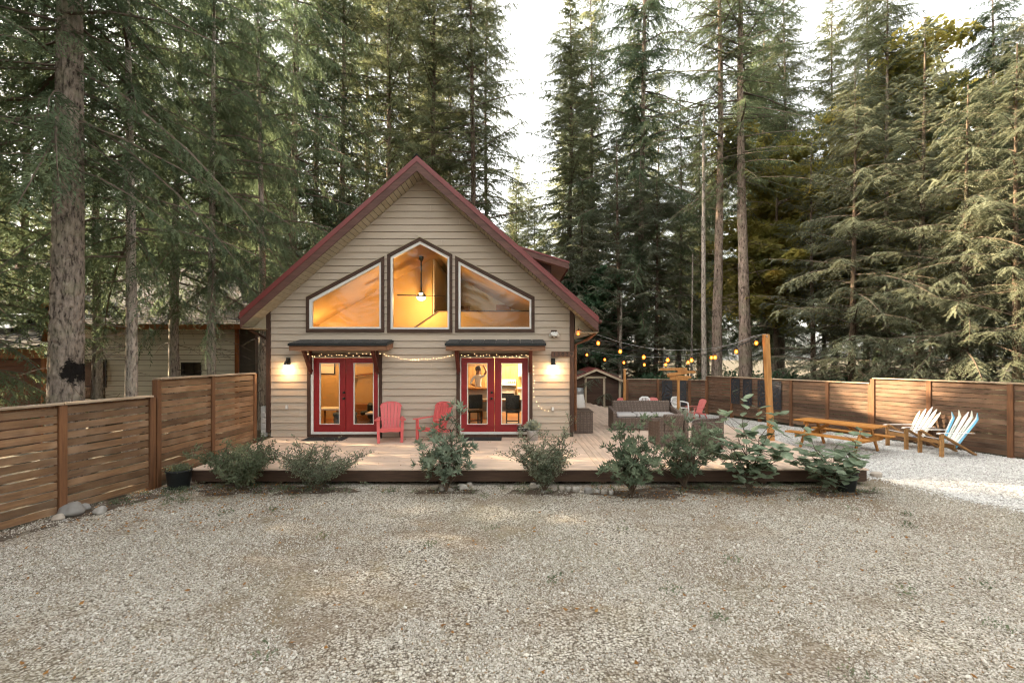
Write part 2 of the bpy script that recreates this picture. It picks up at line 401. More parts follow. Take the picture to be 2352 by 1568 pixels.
def vnoise(x, y, s, seed=0):
    """smooth value noise on arrays"""
    rg = np.random.RandomState(seed); T = rg.rand(64, 64); x = x * s; y = y * s
    xi = np.floor(x).astype(int); yi = np.floor(y).astype(int); fx = x - xi; fy = y - yi
    fx = fx * fx * (3 - 2 * fx); fy = fy * fy * (3 - 2 * fy)
    a = T[xi % 64, yi % 64]; b = T[(xi + 1) % 64, yi % 64]; c = T[xi % 64, (yi + 1) % 64]; d = T[(xi + 1) % 64, (yi + 1) % 64]
    return a * (1 - fx) * (1 - fy) + b * fx * (1 - fy) + c * (1 - fx) * fy + d * fx * fy
def inside(x, y, poly):
    r = np.zeros(len(x), bool); n = len(poly); j = n - 1
    for i in range(n):
        xi, yi = poly[i]; xj, yj = poly[j]
        c = ((yi > y) != (yj > y)) & (x < (xj - xi) * (y - yi) / (yj - yi + 1e-9) + xi); r ^= c; j = i
    return r
def scatter(name, pts, sizes, material, label, cat):
    me = bpy.data.meshes.new(name); me.vertices.add(len(pts)); me.vertices.foreach_set('co', np.asarray(pts, np.float32).ravel())
    at = me.attributes.new('size', 'FLOAT', 'POINT'); at.data.foreach_set('value', np.asarray(sizes, np.float32))
    o = inst(name, me); md = o.modifiers.new('scatter', 'NODES'); md.node_group = stone_nodes(name + '_nodes', material)
    return tag(o, label, cat, kind='stuff')
rg = np.random.RandomState(3)
N0 = 480000
d_ = 3.0 + (rg.rand(N0) ** 1.25) * 6.5; x_ = (rg.rand(N0) * 2 - 1) * (1.09 * d_ + .35)
pat = vnoise(x_ + 30, d_ + 30, .42, 1) * .45 + vnoise(x_ + 30, d_ + 30, 1.3, 4) * .3 + vnoise(x_ + 30, d_ + 30, 4.2, 2) * .25
keep = (rg.rand(N0) < np.clip((.575 - pat) * 6.5, .06, .95) * np.clip(1.35 - d_ * .075, .45, 1)) & (x_ > -7.0 - (9.3 - d_) * .17)
keep &= ~inside(x_, d_, poly) & ~((d_ > 9.4))
x_, d_ = x_[keep], d_[keep]; sz = (.0042 + .0088 * rg.rand(len(x_)) ** 2.4) * np.where(rg.rand(len(x_)) > .985, 1.9, 1)
scatter('loose_gravel', np.stack([x_, d_, .002 + sz * .25], 1), sz, m_stone, 'loose grey and buff gravel covering the foreground', 'gravel')
n1 = 60000; x_ = 6.9 + rg.rand(n1) * 7; d_ = 6 + rg.rand(n1) * 9.5
k = inside(x_, d_, poly) & (x_ < 1.1 * d_ + .4); x_, d_ = x_[k], d_[k]; sz = .010 + .013 * rg.rand(len(x_)) ** 1.5
n2 = 3500; ex = np.array(edge); tt = rg.rand(n2) * (len(edge) - 1.001); i0 = tt.astype(int); fr = (tt - i0)[:, None]
ep = ex[i0] * (1 - fr) + ex[i0 + 1] * fr + rg.randn(n2, 2) * .16
x_ = np.concatenate([x_, ep[:, 0]]); d_ = np.concatenate([d_, ep[:, 1]]); sz = np.concatenate([sz, .009 + .01 * rg.rand(n2)])
scatter('pale_stones', np.stack([x_, d_, .006 + sz * .25], 1), sz, m_wstone, 'pale crushed stone covering the yard beside the deck', 'gravel')

# ------------------------------------------------------------------ the house
DW = 13.44; SW = F / DW
def wx(px): return (px - 1176) / SW
def wz(py): return EYE + (822 - py) / SW
HO = Vector((-2.52, DW, .31))
house = thing('cabin', 'beige clapboard cabin with red metal gable roof and glowing triangular windows', 'house', HO)
def clip(poly, a, b, c):
    out_ = []; n = len(poly)
    for i in range(n):
        p, q = poly[i], poly[(i + 1) % n]; dp = a * p[0] + b * p[1] - c; dq = a * q[0] + b * q[1] - c
        if dp <= 0: out_.append(p)
        if (dp < 0 < dq) or (dq < 0 < dp):
            t_ = dp / (dp - dq); out_.append((p[0] + (q[0] - p[0]) * t_, p[1] + (q[1] - p[1]) * t_))
    return out_
def area(poly):
    return abs(sum(poly[i][0] * poly[(i + 1) % len(poly)][1] - poly[(i + 1) % len(poly)][0] * poly[i][1] for i in range(len(poly)))) / 2 if len(poly) > 2 else 0
def subtract(polys, hole):
    """polys minus one convex hole (counter-clockwise)"""
    res = []
    for p in polys:
        rem = p
        for i in range(len(hole)):
            (x0, z0), (x1, z1) = hole[i], hole[(i + 1) % len(hole)]
            a, b = (z1 - z0), -(x1 - x0); c = a * x0 + b * z0       # outside: a x + b z > c
            o_ = clip(rem, -a, -b, -c)
            if area(o_) > 1e-5: res.append(o_)
            rem = clip(rem, a, b, c)
            if area(rem) < 1e-6: break
    return res
def zq(zx, zy):   # coordinates measured on the enlarged gable
    return (wx(522.7 + zx * .375), wz(326.7 + zy * .375))
win_out = [[(484, 1165), (962, 1165), (962, 700), (484, 950)], [(980, 1167), (1378, 1167), (1378, 690), (1180, 585), (980, 690)], [(1395, 1165), (1880, 1165), (1880, 948), (1395, 697)]]
win_mid = [[(503, 1142), (943, 1142), (943, 732), (503, 965)], [(1000, 1145), (1360, 1145), (1360, 703), (1180, 607), (1000, 703)], [(1415, 1143), (1860, 1143), (1860, 965), (1415, 730)]]
win_in = [[(521, 1131), (931, 1131), (931, 752), (521, 977)], [(1013, 1133), (1348, 1133), (1348, 713), (1181, 624), (1013, 713)], [(1427, 1132), (1849, 1132), (1849, 973), (1427, 752)]]
win_out = [[zq(*p) for p in w_] for w_ in win_out]; win_mid = [[zq(*p) for p in w_] for w_ in win_mid]; win_in = [[zq(*p) for p in w_] for w_ in win_in]
def rect(x0, x1, z0, z1): return [(x0, z0), (x1, z0), (x1, z1), (x0, z1)]
doors = [dict(tr=(707, 878.6), wf=(715.5, 870.7), rd=(721, 869), gl=((735, 781), (813, 859)), knob=794, kx=791),
         dict(tr=(1048.6, 1223), wf=(1057, 1215.4), rd=(1059.4, 1212.6), gl=((1073, 1120), (1151, 1199.5)), knob=1130, kx=1129.5)]
DZ0, DZ1 = .31, wz(812)
door_out = [rect(wx(d['tr'][0]), wx(d['tr'][1]), .31, DZ1) for d in doors]
RX, RZ, RS = -2.52, 7.86, .885           # ridge and pitch
def roofz(x): return RZ - RS * abs(x - RX)
holes = win_out + door_out
# siding boards
XL, XR = -6.69, 1.60; EXPO = .1893
row = 0; z = .315
sid_holes = [[(x, z_) for x, z_ in h] for h in holes]
while z < 7.5:
    z1 = min(z + EXPO, 7.6)
    cuts = [XL, XR]; x = XL + (random.uniform(.6, 3.2)); js = []
    while x < XR - .4: js.append(x); x += 3.66
    segs = [XL] + js + [XR]
    for a, b in zip(segs[:-1], segs[1:]):
        g_ = .0012
        band = [rect(a + g_, b - g_, z, z1)]
        for s_ in (1, -1):        # below both slopes
            band = [clip(p, s_ * RS, 1, RZ - .40 + s_ * RS * RX) for p in band]; band = [p for p in band if area(p) > 1e-4]
        for h in sid_holes: band = subtract(band, h)
        # group the pieces that touch into boards
        band.sort(key=lambda p: min(q[0] for q in p)); groups = []
        for p in band:
            if groups and min(q[0] for q in p) <= groups[-1][1] + 1e-4:
                groups[-1][0].append(p); groups[-1][1] = max(groups[-1][1], max(q[0] for q in p))
            else: groups.append([[p], max(q[0] for q in p)])
        for ps, _ in groups:
            mb = MB(HO)
            for p in ps:
                n = len(p); v_ = []
                for q in p:
                    tt = .036 - .028 * (q[1] - z) / EXPO
                    v_.append((q[0], DW - tt, max(q[1], z + .009)))
                v_ += [(q[0], DW - .001, max(q[1], z + .009)) for q in p]
                mb.add(v_, [tuple(range(n)), tuple(range(2 * n - 1, n - 1, -1))] + [(i, i + n, (i + 1) % n + n, (i + 1) % n) for i in range(n)])
            mb.build('siding_board', m_siding, house)
    z += EXPO; row += 1
# wall behind the boards (with openings), sides, back
wallp = [[(-6.74, .31), (1.70, .31), (1.70, roofz(1.70) - .40), (RX, RZ - .40), (-6.74, roofz(-6.74) - .40)]]
for h in holes: wallp = subtract(wallp, h)
mb = MB(HO)
for p in wallp: mb.prism(p, DW, DW + .12)
mb.build('front_wall', m_sheath, house)
YB = 24.0
m_intwall = mat('interior_wall', (.56, .36, .15), (.52, .335, .135), 2, rough=.8)
m_intwhite = mat('interior_white', (.72, .66, .55), (.68, .62, .50), 2, rough=.8)
m_intfloor = woodm('interior_floor', (.36, .17, .055), (.26, .11, .035), 'x', 0, .35, False)
for x0, x1, nm in ((-6.74, -6.62, 'side_wall'), (1.58, 1.70, 'side_wall')):
    mb = MB(HO); mb.box(((x0 + x1) / 2, (DW + .12 + YB) / 2, (.31 + 3.72) / 2), (x1 - x0, YB - DW - .12, 3.72 - .31)); mb.build(nm, m_intwall, house)
for xs, nm in ((1.705, 1), (-6.745, -1)):      # siding on the long sides
    zz = .32
    while zz < 3.5:
        mb = MB(HO); a = xs + .004 * nm; b = xs + .03 * nm
        mb.add([(a, DW + .1, zz), (b, DW + .1, zz), (a + .006 * nm, DW + .1, zz + .186), (a, YB, zz), (b, YB, zz), (a + .006 * nm, YB, zz + .186)], [(0, 1, 2), (3, 5, 4), (1, 4, 5, 2), (0, 3, 4, 1)])
        mb.build('siding_board', m_siding, house); zz += EXPO
mb = MB(HO); mb.prism([(-6.74, .31), (1.70, .31), (1.70, 3.7), (RX, RZ - .5), (-6.74, 3.7)], YB, YB + .12); mb.build('back_wall', m_sheath, house)
for x in (-6.745, 1.66):
    mb = MB(HO); mb.box((x, DW - .03, (.31 + roofz(x) - .40) / 2 + .155), (.11, .085, roofz(x) - .40 - .31)); mb.build('corner_board', m_brownz, house)
# roof
YF = 12.80
for sgn, xe in ((-1, -7.22), (1, 2.30)):
    ze = roofz(xe)
    mb = MB(HO); mb.prism([(RX, RZ), (xe, ze), (xe, ze - .05), (RX, RZ - .05)], YF, YB + .5); rf = mb.build('roof', m_redroof, house)
    nrm = Vector((sgn * RS, 1)).normalized()
    ux = xe - RX
    for k in range(1, 24):      # standing seams
        y = YF + k * .46
        mb = MB(HO); mb.prism([(RX + ux * .002, RZ + .0), (xe, ze), (xe, ze + .03), (RX + ux * .002, RZ + .03)], y, y + .025); mb.build('seam', m_redroof, rf)
    mb = MB(HO); mb.prism([(RX, RZ - .052), (xe - sgn * .01, ze - .052 + sgn * 0), (xe - sgn * .01, ze - .16), (RX, RZ - .16)], YF - .012, YF + .02); mb.build('rake_trim', m_redroof, rf)
    mb = MB(HO); mb.prism([(RX, RZ - .162), (xe - sgn * .02, roofz(xe - sgn * .02) - .162), (xe - sgn * .02, roofz(xe - sgn * .02) - .40), (RX, RZ - .40)], YF + .004, YF + .044); mb.build('rake_board', m_fascia, rf)
    mb = MB(HO); mb.prism([(xe + sgn * .0, ze - .052), (xe + sgn * .0, ze - .40), (xe - sgn * .03, ze - .40), (xe - sgn * .03, ze - .052)], YF + .046, YB + .4); mb.build('eave_board', m_fascia, rf)
    # soffit under the rake overhang
    n = 44; L = abs(xe - RX)
    for k in range(n):
        x0 = RX + sgn * (L * k / n + .012); x1 = RX + sgn * (L * (k + 1) / n - .004)
        mb = MB(HO); mb.prism([(x0, roofz(x0) - .375), (x1, roofz(x1) - .375), (x1, roofz(x1) - .389), (x0, roofz(x0) - .389)], YF + .046, DW - .002)
        mb.build('soffit_panel', m_soffit, rf)
    mb = MB(HO); mb.prism([(RX, RZ - .36), (xe, ze - .36), (xe, ze - .372), (RX, RZ - .372)], YF + .05, YB); mb.build('soffit_backing', m_sheath, rf)
    # level eave soffit beyond the side wall
    xw = -6.76 if sgn < 0 else 1.72
    mb = MB(HO); mb.box(((xw + xe) / 2, (DW + YB) / 2 - .3, ze - .41), (abs(xe - xw), YB - DW + .55, .012)); mb.build('eave_soffit', m_soffit, rf)
    mb = MB(HO); xm = xw + sgn * .02
    mb.prism([(xm, ze - .40), (xe - sgn * .03, ze - .40), (xm, roofz(xm) - .385)], DW - .06, DW - .045); mb.build('eave_return', m_soffit, rf)
    mb = MB(HO); mb.tube([(xe + sgn * .05, YF + .1, ze - .12), (xe + sgn * .05, YB, ze - .12)], .055, 8); mb.build('gutter', m_fascia, rf)
    mb = MB(HO); mb.tube([(xe + sgn * .02, DW - .25, ze - .2), (xe - sgn * .02, DW - .22, ze - .42), (xe - sgn * .16, DW + .1, ze - .56), (xw + sgn * .07, DW + .2, ze - .72), (xw + sgn * .07, DW + .22, .45)], .04, 8); mb.build('downspout', m_cedar if sgn > 0 else m_brown, rf)
mb = MB(HO); mb.prism([(RX - .13, RZ - .085), (RX, RZ + .045), (RX + .13, RZ - .085), (RX, RZ + .02)], YF - .02, YB + .5); mb.build('ridge_cap', m_blackmetal, house)
# dormer on the right slope
def dz(x): return 5.5 + .31 * (1.75 - x)
mb = MB(HO); mb.prism([(-.7, dz(-.7)), (1.78, dz(1.78)), (1.78, dz(1.78) - .05), (-.7, dz(-.7) - .05)], 15.0, 20.0); dm = mb.build('dormer_roof', m_redroof, house)
mb = MB(HO); mb.prism([(-.6, dz(-.6) - .052), (1.75, dz(1.75) - .052), (1.75, dz(1.75) - .23), (-.6, dz(-.6) - .23)], 15.02, 15.06); mb.build('dormer_fascia', m_fascia, dm)
mb = MB(HO); mb.prism([(-.6, dz(-.6) - .2), (1.73, dz(1.73) - .2), (1.73, dz(1.73) - .212), (-.6, dz(-.6) - .212)], 15.06, 20.0); mb.build('dormer_soffit', m_soffit, dm)
mb = MB(HO); mb.prism([(-.3, dz(-.3) - .215), (1.25, dz(1.25) - .215), (1.25, 4.3), (-.3, 5.6)], 15.4, 19.8); mb.build('dormer_wall', m_brown, dm)
mb = MB(HO); mb.box((1.765, 17.5, dz(1.765) - .14), (.03, 4.9, .17)); mb.build('dormer_eave', m_fascia, dm)
# windows
for wo_, wm_, wi_ in zip(win_out, win_mid, win_in):
    mb = MB(HO); mb.ring(wo_, wm_, DW - .055, DW + .1); cs = mb.build('window', m_brown, house)
    mb = MB(HO); mb.ring(wm_, wi_, DW - .03, DW + .06); mb.build('sash', m_white, cs)
    mb = MB(HO); mb.prism(wi_, DW + .012, DW + .018); mb.build('pane', m_glass, cs)
    # pale drip flashing over the sloped heads
    mb = MB(HO); tops = [(p, q) for p, q in zip(wo_, wo_[1:] + wo_[:1]) if abs(p[1] - q[1]) > .02 and abs(p[0] - q[0]) > .2]
    for p, q in tops:
        dx, dzz = q[0] - p[0], q[1] - p[1]
        mb.prism([p, q, (q[0], q[1] + .018), (p[0], p[1] + .018)], DW - .075, DW - .001)
    if mb.V: mb.build('drip_flashing', m_soffit, cs)
# vertical strips of trim between the windows stay siding; doors
for d in doors:
    x0, x1 = wx(d['tr'][0]), wx(d['tr'][1]); a0, a1 = wx(d['wf'][0]), wx(d['wf'][1]); zt = wz(819.6); zb = wz(996)
    mb = MB(HO)
    mb.box(((x0 + a0) / 2, DW + .0, (.32 + DZ1) / 2), (a0 - x0 - .002, .11, DZ1 - .32)); mb.box(((x1 + a1) / 2, DW, (.32 + DZ1) / 2), (x1 - a1 - .002, .11, DZ1 - .32))
    mb.box(((a0 + a1) / 2, DW, (zt + DZ1) / 2), (a1 - a0 - .004, .106, DZ1 - zt)); mb.box(((a0 + a1) / 2, DW - .005, (.315 + zb) / 2), (a1 - a0 - .004, .14, zb - .318))
    cs = mb.build('french_door', m_brownz, house)
    r0, r1 = wx(d['rd'][0]), wx(d['rd'][1]); zr1 = wz(821.4); zr0 = wz(991)
    mb = MB(HO); mb.ring(rect(a0, a1, zb, zt), rect(r0, r1, zr0, zr1), DW - .045, DW + .06); mb.build('door_frame', m_white, cs)
    mid = (r0 + r1) / 2
    for k, (g0, g1) in enumerate(d['gl']):
        l0, l1 = (r0, mid - .004) if k == 0 else (mid + .004, r1)
        q0, q1 = wx(g0), wx(g1); zg1, zg0 = wz(833.5), wz(974)
        mb = MB(HO); mb.ring(rect(l0 + .003, l1 - .003, zr0 + .003, zr1 - .003), rect(q0, q1, zg0, zg1), DW - .022, DW + .03); mb.build('door_leaf', m_reddoor, cs)
        mb = MB(HO); mb.ring(rect(q0, q1, zg0, zg1), rect(q0 + .022, q1 - .018, zg0 + .018, zg1 - .018), DW - .035, DW + .025); mb.build('glazing_bead', m_white if True else m_white, cs)
        mb = MB(HO); mb.prism(rect(q0 + .022, q1 - .018, zg0 + .018, zg1 - .018), DW + .0, DW + .005); mb.build('pane', m_glass2, cs)
        mb = MB(HO)
        for j in range(5): mb.box(((q0 + q1) / 2, DW + .02, zg1 - .03 - j * .016), (q1 - q0 - .06, .02, .006))
        mb.build('raised_blind', m_grey, cs)
        mb = MB(HO); mb.box(((q0 + q1) / 2, DW - .04, zg0 - .012), (q1 - q0 + .03, .03, .02)); mb.build('lite_sill', m_reddoor, cs)
    kx = wx(d['kx'])
    for zz, rr in ((wz(901), .034), (wz(914.5), .036)):
        mb = MB(HO); mb.lathe([(rr * .9, 0), (rr, .008), (rr * .6, .02), (rr * .45, .035), (rr * .8, .05), (rr * .75, .065), (.003, .07)], 14, (kx, DW - .022, zz), rotm(R(90))); mb.build('door_knob', m_dark, cs)
# door canopies
def canopy(x0, x1):
    y0 = 12.74
    mb = MB(HO); mb.bar((x0, y0 + .02, 2.755), (x1, y0 + .02, 2.755), .04, .13, ch=.006); cp = mb.build('door_canopy', m_cedar, house)
    for x in (x0 + .02, x1 - .02):
        mb = MB(HO); mb.add([(x - .02, y0 + .042, 2.69), (x + .02, y0 + .042, 2.69), (x + .02, y0 + .042, 2.82), (x - .02, y0 + .042, 2.82), (x - .02, DW - .036, 2.78), (x + .02, DW - .036, 2.78), (x + .02, DW - .036, 2.92), (x - .02, DW - .036, 2.92)], [(0, 1, 2, 3), (4, 7, 6, 5), (0, 4, 5, 1), (1, 5, 6, 2), (2, 6, 7, 3), (3, 7, 4, 0)])
        mb.build('end_board', m_cedar, cp)
    mb = MB(HO); mb.add([(x0 - .02, y0 - .03, 2.822), (x1 + .02, y0 - .03, 2.822), (x1 + .02, y0 - .03, 2.885), (x0 - .02, y0 - .03, 2.885), (x0 - .02, DW - .036, 2.925), (x1 + .02, DW - .036, 2.925), (x1 + .02, DW - .036, 2.99), (x0 - .02, DW - .036, 2.99)], [(0, 1, 2, 3), (4, 7, 6, 5), (0, 4, 5, 1), (1, 5, 6, 2), (2, 6, 7, 3), (3, 7, 4, 0)])
    mb.build('canopy_roof', m_blackmetal, cp)
    n = 8
    for k in range(n):
        a = x0 + (x1 - x0) * k / n + .012; b = x0 + (x1 - x0) * (k + 1) / n - .012
        mb = MB(HO); mb.add([(a, y0 - .02, 2.888), (b, y0 - .02, 2.888), (b, DW - .04, 3.0), (a, DW - .04, 3.0), (a, y0 - .02, 2.899), (b, y0 - .02, 2.899), (b, DW - .04, 3.012), (a, DW - .04, 3.012)], [(4, 5, 6, 7), (0, 3, 2, 1), (0, 1, 5, 4), (1, 2, 6, 5), (2, 3, 7, 6), (3, 0, 4, 7)])
        mb.build('shingle_strip', m_shingleb, cp)
    mb = MB(HO); mb.add([(x0, y0 + .05, 2.80), (x1, y0 + .05, 2.80), (x1, DW - .04, 2.89), (x0, DW - .04, 2.89)], [(0, 1, 2, 3)]); mb.build('canopy_underside', m_cedarred, cp)
    return cp
cps = [canopy(-5.88, -3.30), canopy(-1.75, .88)]
for cp, bx in zip(cps, ((-5.56, -3.72), (-1.48, .50))):
    for x in bx:
        mb = MB(HO)
        mb.bar((x, y0b := 12.86, 2.77), (x, DW - .07, 2.12), .085, .10, (1, 0, 0), .008)
        mb.bar((x, DW - .085, 2.78), (x, DW - .085, 2.05), .085, .05, (1, 0, 0), .006)
        mb.build('bracket', m_cedarred, cp)
# ------------------------------------------------------------------ inside the house
IF = .44
mb = MB(HO); mb.box((-2.52, (DW + .13 + YB) / 2, IF - .05), (8.2, YB - DW - .14, .1)); mb.build('interior_floor', m_intfloor, house)
def cz(x): return 3.65 + .58 * (4.06 - abs(x - RX))
for s_ in (-1, 1):
    xo = RX + s_ * 4.08
    mb = MB(HO); mb.prism([(RX, cz(RX)), (xo, cz(xo)), (xo, cz(xo) + .05), (RX, cz(RX) + .05)], DW + .125, 20.1); mb.build('vaulted_ceiling', m_intwall, house)
mb = MB(HO); mb.prism([(-6.6, IF), (-2.72, IF), (-2.72, cz(-2.72)), (-6.6, cz(-6.6))], 16.5, 16.56); mb.build('interior_wall', m_intwall, house)
mb = MB(HO); mb.prism([(-2.70, 2.75), (1.56, 2.75), (1.56, cz(1.56)), (RX, cz(RX)), (-2.70, cz(-2.70))], 20.02, 20.1); mb.build('loft_wall', m_intwhite, house)
mb = MB(HO); mb.prism([(-3.95, 3.05), (-2.47, 4.06), (1.56, 4.06), (1.56, 2.82), (-3.95, 2.82)], 16.30, 16.40); lw = mb.build('loft_half_wall', m_intwall, house)
mb = MB(HO); mb.bar((-2.47, 16.35, 4.08), (1.5, 16.35, 4.08), .16, .04); mb.bar((-3.95, 16.35, 3.07), (-2.47, 16.35, 4.08), .16, .04); mb.build('rail_cap', m_brown, lw)
mb = MB(HO); mb.box((-.57, 18.25, 2.78), (4.26, 3.5, .1)); mb.build('loft_floor', m_intwhite, house)
mb = MB(HO); mb.box((-.35, 20.0, 3.75), (.62, .03, 1.9)); mb.box((-.35, 19.98, 3.75), (.5, .02, 1.78)); mb.build('loft_door', m_table, house)
mb = MB(HO); mb.box((-2.0, 20.0, 3.75), (.5, .03, 1.8)); mb.build('loft_door', m_intfloor, house)
m_pine = woodm('knotty_pine', (.66, .42, .19), (.56, .32, .12), 'z', .04, .5, True)
mb = MB(HO); mb.box((-.55, 19.0, 1.6), (4.2, .05, 2.3)); mb.build('kitchen_wall', m_pine, house)
mb = MB(HO); mb.box((-2.66, 18.0, 1.6), (.06, 3.3, 2.3)); mb.build('interior_wall', m_intwall, house)
mb = MB(HO); mb.box((-2.69, 18.3, (2.76 + cz(-2.69)) / 2), (.05, 3.44, cz(-2.69) - 2.77)); mb.build('interior_wall', m_intwhite, house)
# things inside
def pic(label, x, y, z, wd, hg, ry=0):
    t = thing('framed_picture', label, 'picture', (x, y, z - hg / 2))
    mb = MB(); mb.ring(rect(-wd / 2, wd / 2, 0, hg), rect(-wd / 2 + .03, wd / 2 - .03, .03, hg - .03), -.03, 0); mb.build('frame', m_dark, t)
    mb = MB(); mb.box((0, -.008, hg / 2), (wd - .06, .01, hg - .06)); mb.build('print', m_intwhite, t)
pic('framed picture on the yellow wall inside the left doors', -6.34, 16.49, 2.28, .62, .66)
pic('small dark framed picture on the upper loft wall', .42, 20.0, 4.33, .34, .26)
t = thing('stair', 'brown wooden stair treads seen through the left doors', 'stairs', (-5.6, 15.9, IF))
for k in range(3):
    mb = MB(); mb.box((.55 + .14 * k, .28, .09 + .18 * k), (1.5 - .1 * k, .56 - .1 * k, .18), ch=.01); mb.build('tread', m_intfloor, t)
t = thing('handrail', 'wooden stair handrail fixed to the yellow wall', 'handrail', (-5.7, 16.4, 1.2))
mb = MB(); mb.tube([(-.02, 0, .2), (.12, 0, .23), (.32, 0, .68), (.5, 0, .73), (1.25, 0, .8)], .035, 8); mb.build('rail', m_intfloor, t)
m_stool = mat('grey_blue_leather', (.10, .14, .15), (.07, .10, .11), 4, rough=.5)
t = thing('ottoman', 'round grey blue drum stool behind the left door', 'stool', (-4.95, 14.35, IF))
mb = MB(); mb.lathe([(.29, .02), (.32, .06), (.33, .22), (.32, .36)], 22); mb.build('drum', m_stool, t)
mb = MB(); mb.lathe([(.34, .36), (.35, .39), (.34, .44), (.27, .455), (.01, .46)], 22); mb.build('lid', m_stool, t)
t = thing('side_table', 'pale wooden side table behind the left door', 'table', (-5.5, 14.7, IF))
mb = MB(); mb.box((0, 0, .53), (.7, .7, .05), ch=.01); mb.build('top', m_intwhite, t)
for sx in (-1, 1):
    for sy in (-1, 1): mb = MB(); mb.box((sx * .3, sy * .3, .255), (.05, .05, .5)); mb.build('leg', m_intfloor, t)
m_leath = mat('dark_leather', (.022, .025, .022), (.012, .014, .012), 5, rough=.45)
t = thing('recliner', 'dark recliner armchair inside the left doors', 'armchair', (-3.95, 15.3, IF), R(-25))
mb = MB(); mb.box((0, 0, .28), (.8, .8, .36), ch=.06); mb.build('seat', m_leath, t)
mb = MB(); mb.box((.34, .1, .85), (.2, .72, .95), rotm(0, R(12), 0), .07); mb.build('backrest', m_leath, t)
for sy in (-1, 1): mb = MB(); mb.box((-.02, sy * .42, .42), (.8, .15, .5), ch=.06); mb.build('armrest', m_leath, t)
mb = MB(); mb.box((-.62, 0, .33), (.5, .6, .14), rotm(0, R(-8), 0), .05); mb.build('footrest', m_leath, t)
t = thing('coffee_table', 'low dark coffee table with a white top inside the left doors', 'table', (-3.95, 14.4, IF))
mb = MB(); mb.box((0, 0, .43), (.7, .5, .05), ch=.01); mb.build('top', m_intwhite, t)
mb = MB(); mb.box((0, 0, .2), (.5, .3, .4), ch=.02); mb.build('base', m_leath, t)
t = thing('rug', 'brown patterned rug on the living room floor', 'rug', (-4.2, 15.0, IF))
mb = MB(); mb.box((0, 0, .006), (2.2, 1.7, .012)); mb.build('carpet', mat('rug', (.16, .08, .035), (.06, .035, .02), 14, rough=.95), t)
# kitchen
m_cab = mat('cabinet_white', (.78, .70, .58), (.74, .66, .54), 2, rough=.5)
t = thing('kitchen_counter', 'kitchen counter with pale worktop along the pine wall', 'counter', (.0, 18.6, IF))
mb = MB(); mb.box((.62, .1, .44), (.8, .6, .88)); mb.build('cabinet', m_cab, t)
mb = MB(); mb.box((.62, .08, .90), (.84, .66, .05), ch=.01); mb.build('worktop', m_intwhite, t)
t = thing('wall_cabinet', 'white wall cabinet hung at the right of the kitchen', 'cabinet', (.62, 18.8, 1.78))
mb = MB(); mb.box((0, 0, .4), (.75, .34, .8)); mb.build('body', m_cab, t)
for sx in (-1, 1): mb = MB(); mb.box((sx * .185, -.18, .4), (.355, .02, .76), ch=.006); mb.build('door', m_cab, t)
t = thing('kitchen_range', 'white electric range with black glass front inside the right doors', 'stove', (-.22, 18.6, IF))
mb = MB(); mb.box((0, .06, .45), (.76, .62, .9), ch=.01); mb.build('body', m_whiteplastic, t)
mb = MB(); mb.box((0, .3, 1.10), (.76, .1, .26), ch=.02); mb.build('control_panel', m_whiteplastic, t)
for k in range(4): mb = MB(); mb.lathe([(.022, 0), (.02, .03), (.002, .032)], 10, (.1 + .07 * k, .25, 1.12), rotm(R(90))); mb.build('control_knob', m_dark, t)
mb = MB(); mb.box((0, .0, .915), (.74, .6, .02)); mb.build('cooktop', m_black, t)
mb = MB(); mb.box((0, -.26, .5), (.6, .02, .45)); mb.build('oven_window', m_black, t)
mb = MB(); mb.tube([(-.3, -.3, .78), (.3, -.3, .78)], .015, 8); mb.build('oven_handle', m_whiteplastic, t)
t = thing('breakfast_bar', 'honey coloured breakfast bar in front of the person', 'counter', (-1.35, 16.6, IF))
mb = MB(); mb.box((0, 0, .5), (1.1, .3, 1.0)); mb.build('panel', m_intwhite, t)
mb = MB(); mb.box((0, -.05, 1.02), (1.3, .5, .06), ch=.02); mb.build('worktop', m_post, t)
m_cloth = mat('table_cloth', (.42, .33, .22), (.24, .20, .15), 9, rough=.9)
t = thing('dining_table', 'dining table with a patterned cloth inside the right doors', 'table', (-.25, 15.2, IF))
mb = MB(); mb.box((0, 0, .74), (1.7, .9, .04), ch=.01); mb.build('top', m_post, t)
mb = MB(); mb.box((0, 0, .764), (1.5, .8, .006)); mb.box((0, -.44, .60), (1.5, .008, .32)); mb.build('cloth', m_cloth, t)
for sx in (-1, 1):
    for sy in (-1, 1): mb = MB(); mb.box((sx * .72, sy * .36, .36), (.07, .07, .72)); mb.build('leg', m_intfloor, t)
def dchair(label, x, y, rz):
    t = thing('dining_chair', label, 'chair', (x, y, IF), rz, 'dining chairs')
    mb = MB(); mb.box((0, 0, .46), (.42, .42, .05), ch=.015); mb.build('seat', m_leath, t)
    mb = MB(); mb.box((0, -.2, .76), (.42, .04, .42), ch=.015); mb.build('backrest', m_leath, t)
    for sx in (-1, 1):
        for sy in (-1, 1): mb = MB(); mb.box((sx * .18, sy * .18, .22), (.035, .035, .44)); mb.build('leg', m_leath, t)
    mb = MB(); mb.box((0, -.18, .2), (.36, .025, .03)); mb.build('stretcher', m_leath, t)
dchair('dark dining chair behind the left pane of the right doors', -1.15, 14.6, R(20))
dchair('dark dining chair behind the right pane of the right doors', .02, 14.5, 0)
m_china = mat('china', (.8, .78, .74), rough=.3)
